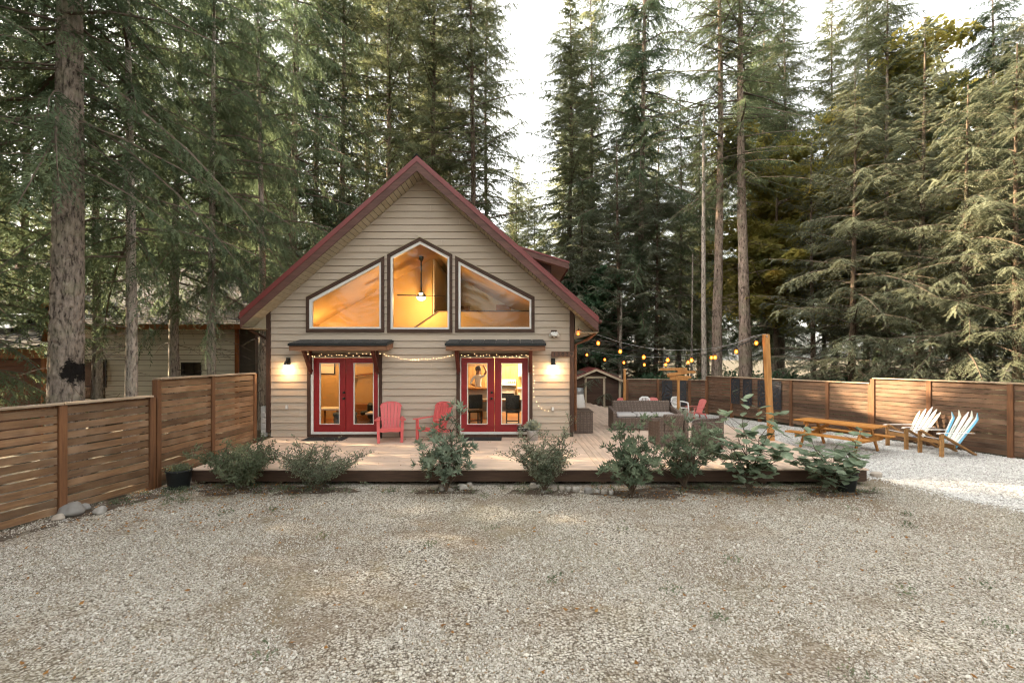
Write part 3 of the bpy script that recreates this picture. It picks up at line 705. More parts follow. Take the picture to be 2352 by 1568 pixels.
for k, (x, y, lab) in enumerate(((-.85, 15.0, 'white plate set at the left end of the dining table'), (-.2, 15.05, 'white plate set in the middle of the dining table'), (.35, 14.95, 'white plate set at the right end of the dining table'))):
    mb = MB(); mb.lathe([(.06, 0), (.13, .012), (.14, .022), (.12, .018), (.01, .012)], 18); tag(mb.build('plate', m_china, None, (x, y, IF + .768)), lab, 'plate', 'plates on the dining table')
t = thing('wine_bottle', 'wine bottle standing on the dining table', 'bottle', (.12, 15.2, IF + .767))
mb = MB(); mb.lathe([(.038, 0), (.04, .02), (.04, .17), (.03, .21), (.015, .235), (.014, .29), (.016, .3), (.002, .302)], 14); mb.build('glass_body', mat('bottle', (.55, .42, .25), rough=.15, spec=.6), t)
mb = MB(); mb.lathe([(.0405, .05), (.0405, .13)], 14); mb.build('paper_label', m_china, t)
t = thing('utensil_crock', 'crock of dark utensils on the kitchen counter', 'crock', (.52, 18.55, IF + .926))
mb = MB(); mb.lathe([(.07, 0), (.085, .05), (.08, .16), (.07, .17)], 14); mb.build('jar', m_china, t)
for k in range(6):
    a = k * 1.05; mb = MB(); mb.tube([(.02 * math.cos(a), .02 * math.sin(a), .1), (.1 * math.cos(a), .06 * math.sin(a), .36)], .012, 5); mb.sphere((.11 * math.cos(a), .065 * math.sin(a), .39), .03, 6, 4, (1, .5, 1.4)); mb.build('utensil', m_dark, t)
# lamps inside
def bulb_light(name, loc, col, watt, rad):
    l = bpy.data.lights.new(name, 'POINT'); l.energy = watt; l.color = col; l.shadow_soft_size = rad
    o = bpy.data.objects.new(name, l); C.objects.link(o); o.location = loc; return o
WARM = (1.0, .60, .25)
m_lamp = emit('lamp_glow', (1.0, .80, .52), 4.0)
fx, fy = -2.91, 15.5
t = thing('ceiling_fan', 'dark ceiling fan with a lit globe hanging inside the middle window', 'ceiling fan', (fx, fy, 4.4))
mb = MB(); mb.tube([(0, 0, .22), (0, 0, cz(fx) - 4.42)], .022, 8); mb.build('rod', m_dark, t)
mb = MB(); mb.lathe([(.02, cz(fx) - 4.62), (.08, cz(fx) - 4.5), (.08, cz(fx) - 4.43)], 12); mb.build('canopy', m_dark, t)
mb = MB(); mb.lathe([(.13, .05), (.15, .09), (.10, .17), (.03, .25), (.005, .26)], 16); mb.build('motor', m_dark, t)
mb = MB(); mb.lathe([(.02, -.06), (.08, -.045), (.13, .0), (.14, .05)], 16); mb.build('globe', m_lamp, t)
for k in range(4):
    a = R(10 + 90 * k); mb = MB(); mb.box((.45, 0, .1), (.6, .12, .012), rotm(R(10))); mb.bar((.12, 0, .1), (.2, 0, .1), .04, .012); mb.build('blade', m_dark, t, rot=(0, 0, a))
lo = bulb_light('ceiling_fan_light', (0, 0, -.12), WARM, 29, .1); lo.parent = t
def dome(label, x, y, z, watt, col=WARM):
    t = thing('ceiling_lamp', label, 'lamp', (x, y, z), 0)
    mb = MB(); mb.lathe([(.17, -.03), (.18, 0), (.1, .0)], 16); mb.build('base', m_dark, t)
    mb = MB(); mb.lathe([(.01, -.11), (.09, -.10), (.15, -.065), (.165, -.03)], 16); mb.build('shade', m_lamp, t)
    lo = bulb_light('ceiling_lamp_light', (0, 0, -.16), col, watt, .1); lo.parent = t
dome('round lit ceiling lamp over the kitchen', -.05, 17.9, 2.72, 52, (1.0, .72, .42))
# a wall lamp in the living room corner that lights the left window
t = thing('wall_lamp', 'lit wall lamp in the living room corner', 'lamp', (-6.58, 15.2, 2.6))
mb = MB(); mb.box((.03, 0, .1), (.05, .1, .2), ch=.01); mb.build('plate', m_dark, t)
mb = MB(); mb.lathe([(.05, .06), (.09, .2), (.085, .2), (.045, .07)], 12, (.12, 0, 0)); mb.build('shade', m_lamp, t)
lo = bulb_light('wall_lamp_light', (.25, 0, .4), WARM, 18, .08); lo.parent = t
# the person behind the breakfast bar
def person():
    t = thing('person', 'person in a white T-shirt and grey skirt raising one arm behind the kitchen bar', 'person', (-1.22, 17.45, IF))
    J = [((0, 0, .92), .13), ((0, 0, 1.08), .11), ((0, 0, 1.28), .135), ((0, 0, 1.40), .10), ((0, 0, 1.48), .05), ((0, -.01, 1.54), .055), ((0, -.02, 1.60), .085), ((0, -.015, 1.68), .08),
         ((-.17, 0, 1.37), .06), ((-.27, -.06, 1.16), .045), ((-.14, -.2, 1.08), .035), ((-.09, -.24, 1.09), .03),
         ((.17, 0, 1.38), .06), ((.30, -.03, 1.58), .045), ((.2, -.02, 1.78), .035), ((.15, -.02, 1.80), .03),
         ((-.09, 0, .86), .10), ((-.10, 0, .48), .065), ((-.10, .02, .09), .045), ((-.10, -.14, .03), .035),
         ((.09, 0, .86), .10), ((.10, 0, .48), .065), ((.10, .02, .09), .045), ((.10, -.14, .03), .035)]
    E = [(0, 1), (1, 2), (2, 3), (3, 4), (4, 5), (5, 6), (6, 7), (3, 8), (8, 9), (9, 10), (10, 11), (3, 12), (12, 13), (13, 14), (14, 15), (0, 16), (16, 17), (17, 18), (18, 19), (0, 20), (20, 21), (21, 22), (22, 23)]
    me = bpy.data.meshes.new('body'); me.from_pydata([j[0] for j in J], E, [])
    o = inst('body', me, t); md = o.modifiers.new('skin', 'SKIN')
    for v, j in zip(me.skin_vertices[0].data, J): v.radius = (j[1], j[1] * .85)
    me.skin_vertices[0].data[0].use_root = True
    sb = o.modifiers.new('sub', 'SUBSURF'); sb.levels = 2; sb.render_levels = 2
    dg = bpy.context.evaluated_depsgraph_get(); me2 = bpy.data.meshes.new_from_object(o.evaluated_get(dg))
    o.modifiers.clear(); o.data = me2
    ms = [mat('skin', (.34, .18, .115), rough=.55), mat('shirt_white', (.84, .86, .88), rough=.85), mat('skirt_grey', (.28, .27, .26), (.2, .2, .2), 20, rough=.9)]
    me2.materials.clear()
    for m in ms: me2.materials.append(m)
    for p in me2.polygons:
        c = p.center; p.use_smooth = True
        p.material_index = 1 if (1.06 < c.z < 1.46 and abs(c.x) < .30 and c.y > -.14) else (2 if .35 < c.z <= 1.06 and abs(c.x) < .2 and c.y > -.13 else 0)
    mb = MB(); mb.sphere((0, .02, 1.665), .112, 12, 8, (1, 1.05, 1.12)); mb.sphere((0, .09, 1.5), .09, 10, 6, (1, .7, 1.9)); mb.build('hair', mat('hair_brown', (.06, .03, .017), rough=.6), t)
    mb = MB()
    for sx in (-1, 1): mb.sphere((sx * .032, -.102, 1.64), .011, 8, 5)
    mb.build('eyes', m_dark, t)
    mb = MB(); mb.sphere((0, -.105, 1.61), .016, 8, 5, (1, 1, 1.4)); mb.build('nose', ms[0], t)
    mb = MB(); mb.sphere((0, -.098, 1.575), .022, 8, 5, (1.2, .5, .4)); mb.build('mouth', m_cedarred, t)
    hand = MB()
    for base, dr in (((-.09, -.24, 1.09), (.6, -.5, .1)), ((.15, -.02, 1.80), (-.8, -.1, .15))):
        b = Vector(base); dd = Vector(dr).normalized(); sd = dd.cross(Vector((0, 0, 1))).normalized()
        for k in range(4):
            p0 = b + sd * (.012 * (k - 1.5)) + dd * .02; hand.tube([p0, p0 + dd * .035, p0 + dd * (.06 + .008 * (1.5 - abs(k - 1.5))) - Vector((0, 0, .015))], [.009, .008, .006], 6)
        hand.tube([b + sd * .02, b + sd * .045 + dd * .02, b + sd * .05 + dd * .045], [.01, .009, .007], 6)
    hand.build('fingers', ms[0], t)
person()
# ------------------------------------------------------------------ fixtures on the house front
def sconce(label, px, zt):
    x = wx(px); t = thing('wall_lantern', label, 'lantern', (x, DW - .034, zt - .36), 0, 'lanterns beside the doors')
    mb = MB(); mb.box((0, -.015, .27), (.11, .03, .2), ch=.008); mb.build('back_plate', m_dark, t)
    mb = MB(); mb.tube([(0, -.03, .3), (0, -.09, .34), (0, -.13, .30)], .014, 7); mb.build('arm', m_dark, t)
    mb = MB(); mb.lathe([(.075, .17), (.07, .2), (.035, .27), (.012, .3)], 12, (0, -.13, 0)); mb.build('hood', m_dark, t)
    mb = MB(); mb.lathe([(.045, .02), (.06, .06), (.06, .165)], 12, (0, -.13, 0)); mb.build('glass_shade', emit('lantern_glow', (1.0, .72, .40), 9.0), t)
    mb = MB(); mb.lathe([(.02, 0), (.055, .01), (.05, .02)], 12, (0, -.13, 0)); mb.build('bottom_ring', m_dark, t)
    lo = bulb_light('wall_lantern_light', (0, -.17, -.05), (1.0, .56, .24), 2.7, .05); lo.parent = t
    return t
sconce('lit dark wall lantern left of the left red doors', 664, wz(822))
sconce('lit dark wall lantern under the house number', 1270, wz(823))
t = thing('house_number', 'brown house number board reading 13029', 'sign', ((wx(1266) + wx(1318)) / 2, DW - .062, wz(819.5)))
mb = MB(); mb.box((0, 0, .077), (wx(1318) - wx(1266), .035, .154), ch=.004); mb.build('board', woodm('number_board', (.17, .09, .06), (.11, .06, .04), 'x', 0, .6, False), t)
def letters(txt, size, parent, loc, material, spacing, name='digit', depth=.006):
    x = loc[0]
    for ch_ in txt:
        cu = bpy.data.curves.new('txt', 'FONT'); cu.body = ch_; cu.size = size; cu.extrude = depth; cu.align_x = 'CENTER'
        tmp = bpy.data.objects.new('txt', cu); C.objects.link(tmp); dg = bpy.context.evaluated_depsgraph_get()
        me = bpy.data.meshes.new_from_object(tmp.evaluated_get(dg)); bpy.data.objects.remove(tmp)
        me.materials.clear(); me.materials.append(material)
        o = inst(name, me, parent, (x, loc[1], loc[2]), (R(90), 0, 0)); x += spacing
letters('13029', .15, t, (-.235, -.026, .024), m_black, .118)
t = thing('flood_light', 'white twin head flood light above the house number', 'light', (wx(1272), DW - .034, wz(773)))
mb = MB(); mb.box((0, -.01, .08), (.16, .02, .2), ch=.004); mb.build('mount_plate', m_brown, t)
mb = MB(); mb.lathe([(.05, 0), (.055, .03), (.03, .06)], 12, (0, -.02, .08), rotm(R(90))); mb.build('hub', m_white, t)
for sx in (-1, 1):
    rm = Matrix.Rotation(R(-38 * sx), 3, 'Z') @ rotm(R(68))
    mb = MB(); mb.lathe([(.025, -.07), (.045, -.03), (.058, .05), (.062, .075), (.05, .07), (.005, .06)], 14, (sx * .085, -.11, .04), rm); mb.tube([(0, -.05, .08), (sx * .05, -.09, .06)], .016, 6); mb.build('lamp_head', m_white, t)
mb = MB(); mb.lathe([(.035, 0), (.032, .05), (.005, .055)], 10, (0, -.08, .02), rotm(R(120))); mb.build('sensor', m_white, t)
for lab, px, py in (('grey weatherproof outlet box left of the left doors', 661, 934), ('grey weatherproof outlet box right of the right doors', 1269, 938)):
    t = thing('outlet_box', lab, 'outlet', (wx(px), DW - .034, wz(py) - .06))
    mb = MB(); mb.box((0, -.025, .06), (.075, .05, .12), ch=.008); mb.build('cover', m_grey, t)
    mb = MB(); mb.box((0, -.055, .06), (.05, .012, .09), ch=.004); mb.build('flap', m_white, t)
t = thing('meter_box', 'grey electric boxes on the left corner of the cabin', 'meter', (-6.80, DW + .05, .32))
mb = MB(); mb.box((-.1, 0, .42), (.14, .16, .84), ch=.008); mb.build('conduit_panel', m_grey, t)
for k in range(4): mb = MB(); mb.box((-.06, -.105, .12 + .17 * k), (.1, .06, .13), ch=.008); mb.build('box', m_grey, t)
# fairy lights
m_fairy = emit('fairy_glow', (1.0, .66, .32), 1.6)
m_wire = mat('pale_wire', (.36, .33, .28), rough=.6); m_bwire = mat('black_wire', (.02, .02, .02), rough=.6)
fm = MB().sphere((0, 0, 0), .0085, 6, 4).mesh('fairy_bulb', m_fairy)
def fairy(label, pts, n, jz, y, seed):
    rr = random.Random(seed); t = thing('fairy_lights', label, 'string lights', (pts[0][0], y, pts[0][1]), 0, 'fairy lights on the house front'); o = Vector((pts[0][0], y, pts[0][1]))
    W_ = []; m_ = 60
    seg = [math.dist(a, b) for a, b in zip(pts[:-1], pts[1:])]; tot = sum(seg)
    def at(s):
        s *= tot
        for (a, b), l in zip(zip(pts[:-1], pts[1:]), seg):
            if s <= l: return Vector((a[0] + (b[0] - a[0]) * s / l, y, a[1] + (b[1] - a[1]) * s / l))
            s -= l
        return Vector((pts[-1][0], y, pts[-1][1]))
    for k in range(m_): W_.append(at(k / (m_ - 1)) - o + Vector((0, rr.uniform(-.004, .004), rr.uniform(-1, 1) * jz * .6)))
    mb = MB(); mb.tube(W_, .0011, 4); mb.build('wire', m_wire, t)
    for k in range(n):
        p = at((k + .5 + rr.uniform(-.3, .3)) / n) - o; inst('bulb', fm, t, p + Vector((0, -.015, rr.uniform(-1, 1) * jz)))
zz = lambda zx, zy: (wx((720 + zx / 4.356) * .81667), wz((900 + zy / 4.356) * .81667))
z3 = lambda zx, zy: (wx((1160 + zx / 4.356) * .81667), wz((900 + zy / 4.356) * .81667))
fairy('fairy lights along the top of the left red doors', [zz(640, 435), zz(720, 425), zz(1050, 425), zz(1450, 420), zz(1560, 418)], 22, .05, DW - .08, 1)
fairy('fairy lights drooping between the two canopies', [zz(1560, 418), zz(1640, 440), zz(1800, 470), zz(2000, 485), z3(0, 480), z3(150, 485), z3(300, 468), z3(430, 440), z3(520, 418)], 30, .025, DW - .06, 2)
fairy('fairy lights along the top of the right red doors', [z3(585, 425), z3(700, 440), z3(900, 425), z3(1200, 440), z3(1440, 425)], 22, .05, DW - .08, 3)
fairy('fairy lights hanging down beside the right doors to the outlet', [z3(1485, 545), z3(1480, 640), z3(1495, 740), z3(1480, 830), z3(1490, 950), z3(1520, 1000), z3(1560, 1070), z3(1620, 1105), z3(1690, 1095)], 13, .02, DW - .06, 4)
# door mats, sill things
m_mat = mat('rubber_mat', (.02, .02, .02), (.03, .03, .03), 40, rough=.9, bmp=.4)
for lab, x0, x1 in (('black door mat before the left doors', -5.6, -4.5), ('black door mat before the right doors', -1.4, -.28)):
    mb = MB(); mb.box(((x0 + x1) / 2, 13.06, .317), (x1 - x0, .52, .012), ch=.004); tag(mb.build('door_mat', m_mat), lab, 'mat', 'mats before the doors')

# ------------------------------------------------------------------ deck
deck = thing('timber_deck', 'tan board deck in front of and beside the cabin', 'deck', (-.5, 9.54, 0)); DO = deck.location
def board(a, b, wd, name='deck_board', m=m_deck, th=.03, z=.295, par=deck):
    """flat board from a to b, its own X along the length"""
    a = Vector((*a, z)); b = Vector((*b, z)); L = (b - a).length
    mb = MB(); mb.box((0, 0, 0), (L, wd, th), ch=.005); dv = b - a
    return mb.build(name, m, par, (a + b) / 2 - par.location, (0, 0, math.atan2(dv.y, dv.x)))
y = 9.54 + .07
while y < DW - .04:
    x = -6.62 if y > 9.9 else -6.5
    jn = random.uniform(-4.5, -1.5)
    board((-6.62 if y > 10.6 else -6.35, y), (jn - .002, y), .136); board((jn + .002, y), (1.72, y), .136); y += .14
x = 1.72 + .075
while x < 7.0:
    y1 = 24.4 if x < 3.6 else (16.4 if x > 4.35 else 20.4 + (4.35 - x) * 5.3)
    if y1 > 17: board((x, 9.54), (x, 15.5), .136); board((x, 15.504), (x, y1), .136)
    else: board((x, 9.54), (x, y1), .136)
    x += .14
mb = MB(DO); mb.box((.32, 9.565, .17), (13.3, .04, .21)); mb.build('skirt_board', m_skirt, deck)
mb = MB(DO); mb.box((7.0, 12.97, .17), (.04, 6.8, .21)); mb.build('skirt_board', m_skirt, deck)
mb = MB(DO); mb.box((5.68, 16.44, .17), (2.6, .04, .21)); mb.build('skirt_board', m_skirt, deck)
for x in np.arange(-6.2, 7.0, 1.6):
    mb = MB(DO); mb.box((x, 9.68, .09), (.12, .12, .18)); mb.build('deck_pier', m_skirt, deck)
mb = MB(DO); mb.box((.3, 13.0, .2), (13.1, 6.6, .03)); mb.build('joist_layer', m_sheath, deck)

# ------------------------------------------------------------------ fences
def fence(label, posts, z0, z1, rows, gap, side, ms, mp, capd=.15, post_w=.1, slat_t=.022, first=True, last=True):
    o = Vector((*posts[0], 0)); t = thing('slat_fence', label, 'fence', o)
    for i, p in enumerate(posts):
        if (i == 0 and not first) or (i == len(posts) - 1 and not last): continue
        a = posts[max(i - 1, 0)]; b = posts[min(i + 1, len(posts) - 1)]; an = math.atan2(b[1] - a[1], b[0] - a[0])
        mb = MB(); mb.box((0, 0, (z1 - .02) / 2), (post_w, post_w, z1 - .02), ch=.006); mb.build('post', mp, t, Vector((*p, 0)) - o, (0, 0, an))
    for a, b in zip(posts[:-1], posts[1:]):
        a = Vector((*a, 0)); b = Vector((*b, 0)); L = (b - a).length; an = math.atan2((b - a).y, (b - a).x)
        nv = Vector((-(b - a).y, (b - a).x, 0)).normalized() * side
        ph = (z1 - .05 - z0) / rows; me = MB().box((0, 0, 0), (L - post_w - .006, slat_t, ph - gap), ch=.003).mesh('slat', ms)
        for k in range(rows):
            inst('slat', me, t, (a + b) / 2 - o + nv * .012 + Vector((0, 0, z0 + ph * (k + .5) + random.uniform(-.0025, .0025))), (random.uniform(-.01, .01), random.uniform(-.0022, .0022), an + (math.pi if random.random() < .5 else 0)))
        mb = MB(); mb.box((0, 0, 0), (L - .006, capd, .035), ch=.005); mb.build('cap_rail', m_fencecap, t, (a + b) / 2 - o + Vector((0, 0, z1)), (0, 0, an))
        mb = MB(); mb.box((0, 0, 0), (L - post_w - .02, .03, .085)); mb.build('top_rail', mp, t, (a + b) / 2 - o - nv * .03 + Vector((0, 0, z1 - .075)), (0, 0, an))
    return t
fence('low brown slat fence at the left front with gaps of light', [(-7.78, 3.9), (-7.45, 5.86), (-7.14, 7.65), (-6.875, 9.20)], .05, 1.775, 13, .021, -1, m_fence, m_fencez, .16, .12)
fence('taller brown slat fence beside the left end of the deck', [(-6.86, 9.34), (-6.835, 11.0), (-6.76, 12.66)], .1, 2.10, 15, .018, -1, m_fence, m_fencez, .15, .11)
lerp = lambda a, b, t_: (a[0] + (b[0] - a[0]) * t_, a[1] + (b[1] - a[1]) * t_)
A, B_ = (8.69, 21.5), (11.27, 15.2)
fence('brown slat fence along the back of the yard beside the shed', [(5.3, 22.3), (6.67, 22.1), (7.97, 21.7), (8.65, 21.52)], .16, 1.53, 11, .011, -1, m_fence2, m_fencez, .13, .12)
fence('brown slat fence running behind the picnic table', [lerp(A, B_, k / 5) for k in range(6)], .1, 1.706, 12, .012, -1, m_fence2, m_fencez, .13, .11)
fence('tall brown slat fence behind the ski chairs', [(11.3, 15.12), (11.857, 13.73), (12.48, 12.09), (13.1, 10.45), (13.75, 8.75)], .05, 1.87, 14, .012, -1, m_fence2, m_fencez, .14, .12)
# black metal screens with cut out leaves
m_screen = mat('black_screen', (.02, .022, .025), (.035, .035, .04), 4, rough=.45, spec=.4)
def screen(label, a, b, z0, z1, flip):
    nx, nz = 22, 56; a = Vector((*a, z0)); b = Vector((*b, z0)); L = (b - a).length; hgt = z1 - z0
    an = math.atan2((b - a).y, (b - a).x); V_ = []; F_ = []
    for j in range(nz + 1):
        for i in range(nx + 1): V_.append((L * (i / nx - .5), 0, hgt * j / nz))
    for j in range(nz):
        for i in range(nx):
            u = (i + .5) / nx; v = (j + .5) / nz; uu = 1 - u if flip else u
            cut = False
            if .05 < u < .95 and .03 < v < .97:
                for cx, cy, ro, sc_ in ((.1, .30, .6, .55), (.95, .55, 2.4, .5), (.15, .80, -.3, .5), (.8, .12, 1.9, .4)):
                    dx, dy = uu - cx, (v - cy) * hgt / L; rr_ = math.hypot(dx, dy) / sc_; th = math.atan2(dy, dx) - ro
                    if .25 < rr_ < 1 and math.sin(th * 7 + rr_ * 3) > .55 + .2 * rr_ and rr_ < .98: cut = True
            if not cut: q = j * (nx + 1) + i; F_.append((q, q + 1, q + nx + 2, q + nx + 1))
    me = np_mesh('screen', np.array(V_), np.array(F_), m_screen)
    t = thing('metal_screen', label, 'screen', (a + b) / 2, an, 'leaf cut metal screens on the fence')
    o = inst('cut_sheet', me, t); md = o.modifiers.new('thick', 'SOLIDIFY'); md.thickness = .006
    mb = MB(); mb.ring(rect(-L / 2, L / 2, 0, hgt), rect(-L / 2 + .02, L / 2 - .02, .02, hgt - .02), -.012, .0); mb.build('border', m_screen, t)
def on_fence(px, p0, p1, off):
    # point of the fence line seen at picture column px, moved off towards the yard
    (x0, y0), (x1, y1) = p0, p1; k = (px - 1176) / F
    t_ = (k * y0 - x0) / ((x1 - x0) - k * (y1 - y0)); n = Vector((-(y1 - y0), (x1 - x0))).normalized()
    if n.y > 0: n = -n
    return (x0 + (x1 - x0) * t_ + n.x * off, y0 + (y1 - y0) * t_ + n.y * off)
for k, (x0, x1, lab) in enumerate(((1682, 1701, 'black leaf cut metal screen nearest the golden lit fence panel'), (1709, 1729, 'second black leaf cut screen along the fence behind the picnic table'), (1743, 1764, 'black leaf cut screen partly behind the tall light post'), (1774.5, 1797, 'black leaf cut screen to the right of the tall light post'))):
    screen(lab, on_fence(x0, A, B_, .06), on_fence(x1, A, B_, .06), .62 - .02 * k, 1.64, k % 2)
screen('black leaf cut screen on the back fence left of the sign post', on_fence(1520.6, (6.67, 22.1), (7.97, 21.7), .09), on_fence(1544, (6.67, 22.1), (7.97, 21.7), .09), .38, 1.47, 0)
screen('black leaf cut screen on the back fence right of the sign post', on_fence(1560, (6.67, 22.1), (7.97, 21.7), .09), on_fence(1576, (6.67, 22.1), (7.97, 21.7), .09), .38, 1.47, 1)

# ------------------------------------------------------------------ garden shed
t = thing('garden_shed', 'small dark brown shed with cream trim at the back of the yard', 'shed', (4.3, 24.0, 0)); o = t.location
def sx(px): return (px - 1176) * 24 / F
def sz(py): return EYE + (822 - py) * 24 / F
m_shed = woodm('shed_siding', (.10, .055, .035), (.06, .032, .022), 'x', .12, .7, False); m_cream = mat('cream_trim', (.52, .42, .30), (.46, .37, .26), 5, rough=.7)
s0, s1 = sx(1306), sx(1426.5); ax = sx(1367.8); ez = sz(861); pz = sz(846)
mb = MB(o); mb.prism([(s0, 0), (s1, 0), (s1, ez), (ax, pz - .06), (s0, ez)], 24.02, 26.6); mb.build('wall', m_sheath, t)
zz_ = .05
while zz_ < pz - .2:
    top = min(zz_ + .165, pz)
    for seg in ((s0, sx(1343.5)), (sx(1389), sx(1420))):
        p = rect(seg[0], seg[1], zz_, top); p = clip(p, .42, 1, pz - .08 + .42 * ax); p = clip(p, -.42, 1, pz - .08 - .42 * ax)
        if zz_ > sz(868) and seg[0] == s0: p = clip(clip(rect(s0, sx(1420), zz_, top), .42, 1, pz - .08 + .42 * ax), -.42, 1, pz - .08 - .42 * ax)
        if zz_ > sz(868) and seg[0] != s0: continue
        if area(p) < 1e-3: continue
        mb = MB(o); n = len(p); v_ = [(q[0], 24.0 - .02 * (1 - (q[1] - zz_) / .165), q[1]) for q in p] + [(q[0], 24.018, q[1]) for q in p]
        mb.add(v_, [tuple(range(n)), tuple(range(2 * n - 1, n - 1, -1))] + [(i, i + n, (i + 1) % n + n, (i + 1) % n) for i in range(n)]); mb.build('siding_board', m_shed, t)
    zz_ += .17
d0, d1 = sx(1347.5), sx(1385)
mb = MB(o); mb.box(((d0 + d1) / 2, 23.99, sz(869) / 2 + .03), (d1 - d0, .03, sz(869))); dr = mb.build('door', m_shed, t)
for k in range(9): mb = MB(o); mb.box(((d0 + d1) / 2, 23.968, .12 + k * .168), (d1 - d0 - .01, .012, .155)); mb.build('plank', m_shed, dr)
mb = MB(o); mb.sphere((d0 + .05, 23.95, .85), .035, 8, 6); mb.build('handle', m_dark, dr)
for x in (sx(1345), sx(1387.5)): mb = MB(o); mb.box((x, 23.975, sz(867) / 2), (.1, .04, sz(867))); mb.build('door_trim', m_cream, t)
mb = MB(o); mb.box(((d0 + d1) / 2, 23.97, sz(866.3)), (d1 - d0 + .3, .05, .1)); mb.build('door_trim', m_cream, t)
for x in (s0 + .04, sx(1423.5)): mb = MB(o); mb.box((x, 23.975, ez / 2), (.1, .06, ez)); mb.build('corner_board', m_cream, t)
mb = MB(o); mb.box(((sx(1389) + sx(1420)) / 2, 23.97, .06), (.66, .05, .1)); mb.build('base_trim', m_cream, t)
for s_, xe in ((-1, sx(1300)), (1, sx(1438))):
    zE = pz - .42 * abs(xe - ax)
    mb = MB(o); mb.prism([(ax, pz), (xe, zE), (xe, zE - .12), (ax, pz - .12)], 23.7, 23.74); mb.build('rake_board', m_cream, t)
    mb = MB(o); mb.prism([(ax, pz + .04), (xe, zE + .04), (xe, zE + .002), (ax, pz + .002)], 23.68, 26.9); mb.build('roof', m_redroof, t)

# ------------------------------------------------------------------ posts and string lights
def lpost(label, x, y, z0, z1, wd, lean=(0, 0)):
    t = thing('light_post', label, 'post', (x, y, z0))
    L = z1 - z0; n = 6; vs_ = []; mb = MB(); mb.box((0, 0, L / 2), (wd, wd, L), ch=.008)
    mb.V = [(v[0] + lean[0] * v[2] / L, v[1] + lean[1] * v[2] / L, v[2]) for v in mb.V]
    mb.build('timber', m_post, t); return t
p3 = lpost('tall orange timber post holding the string lights', 6.93, 12.9, .0, 3.13, .135, (-.16, 0))
mb = MB(); mb.tube([(-.16, -.07, 3.1), (-.2, -.12, 3.08), (-.16, -.07, 3.05)], .012, 6); mb.build('eye_hook', m_grey, p3)
p1 = lpost('timber light post standing in front of the shed', 4.05, 17.4, .0, 2.11, .085)
p2 = lpost('timber post carrying carved arrow signs', 5.95, 17.3, .0, 1.86, .085)
t = thing('arrow_sign', 'stack of orange wooden arrow signs on a post', 'sign', (5.95, 17.25, 1.78))
for k, (x0, x1, zz_, fl, tl) in enumerate(((-.62, .28, .33, -1, -.02), (-.05, .55, .24, 1, .04), (-.42, .30, .17, -1, -.08), (-.4, .38, .06, 1, .05), (-.3, .32, -.02, -1, .02))):
    h_ = .045; p = [(x0, -h_), (x1, -h_), (x1 + .06, 0), (x1, h_), (x0, h_)] if fl > 0 else [(x0 - .06, 0), (x0, -h_), (x1, -h_), (x1, h_), (x0, h_)]
    mb = MB(); mb.prism(p, -.02 - .004 * k, .0 - .004 * k); mb.build('arrow_board', m_post, t, (0, -.01, zz_), (0, tl, R(8 * (k % 3 - 1))))
m_core = emit('filament_glow', (1.0, .62, .22), 5.0)
m_bulb, t_, o_ = nodes('amber_glass'); tr_ = t_.nodes.new('ShaderNodeBsdfTransparent'); tr_.inputs[0].default_value = (1, .62, .28, 1)
em_ = t_.nodes.new('ShaderNodeEmission'); em_.inputs[0].default_value = (1.0, .20, .02, 1); em_.inputs[1].default_value = .85
mx_ = t_.nodes.new('ShaderNodeMixShader'); mx_.inputs[0].default_value = .6; t_.links.new(tr_.outputs[0], mx_.inputs[1]); t_.links.new(em_.outputs[0], mx_.inputs[2]); t_.links.new(mx_.outputs[0], o_.inputs[0])
bmesh_ = MB(); bmesh_.lathe([(.006, -.115), (.034, -.10), (.048, -.065), (.036, -.02), (.016, 0)], 10); bmesh_ = bmesh_.mesh('bulb_glass', m_bulb)
smesh_ = MB(); smesh_.lathe([(.018, -.005), (.018, .035), (.008, .05)], 8); smesh_ = smesh_.mesh('bulb_socket', m_black)
cmesh_ = MB().sphere((0, 0, 0), .02, 8, 6).mesh('filament', m_core)
def string(label, pts, a, b, extra=()):
    """bulb positions already in space; wire runs a -> bulbs -> b"""
    t = thing('string_lights', label, 'string lights', a, 0, 'bulb strings over the yard'); o = Vector(a)
    path = [Vector(a)] + [Vector(p) + Vector((0, 0, .11)) for p in pts] + [Vector(b)]
    mb = MB(); mb.tube([q - o for q in path], .008, 5); mb.build('wire', m_bwire, t)
    mb = MB(); mb.tube([q - o + Vector((0, .03, .05 + .10 * math.sin(math.pi * k / (len(path) - 1)))) for k, q in enumerate(path)], .004, 4); mb.build('guide_cable', m_grey, t)
    for p in pts:
        b_ = inst('bulb', bmesh_, t, Vector(p) + Vector((0, 0, .045)) - o); s_ = inst('socket', smesh_, b_); inst('filament', cmesh_, b_, (0, 0, -.06))
PT = Vector((6.77, 12.86, 3.1))
sA = [(1328, 764), (1374, 787), (1424.6, 806), (1478.7, 819), (1533.7, 825.6), (1588.4, 826), (1642.4, 819.6), (1691, 806), (1737, 786.6)]
string('warm bulb string from the cabin eave to the tall post, nearer of the two', [P(x, y, 13.35 - .45 * k / 8) for k, (x, y) in enumerate(sA)], (1.9, 13.4, 3.33), PT)
sB = [(1348, 814), (1389, 825), (1433, 831.8), (1480, 836.5), (1529, 836.3), (1580.6, 831), (1634, 820)]
string('warm bulb string from the back of the cabin to the tall post', [P(x, y, 20.0 - .85 * k) for k, (x, y) in enumerate(sB)], (2.2, 20.6, 2.95), PT)
t = thing('hanging_ornament', 'small hanging ornament chain under the cabin eave', 'ornament', P(1343, 790, 15.0))
mb = MB(); mb.tube([(0, 0, .5), (0, 0, -.55)], .004, 4); mb.build('chain', m_bwire, t)
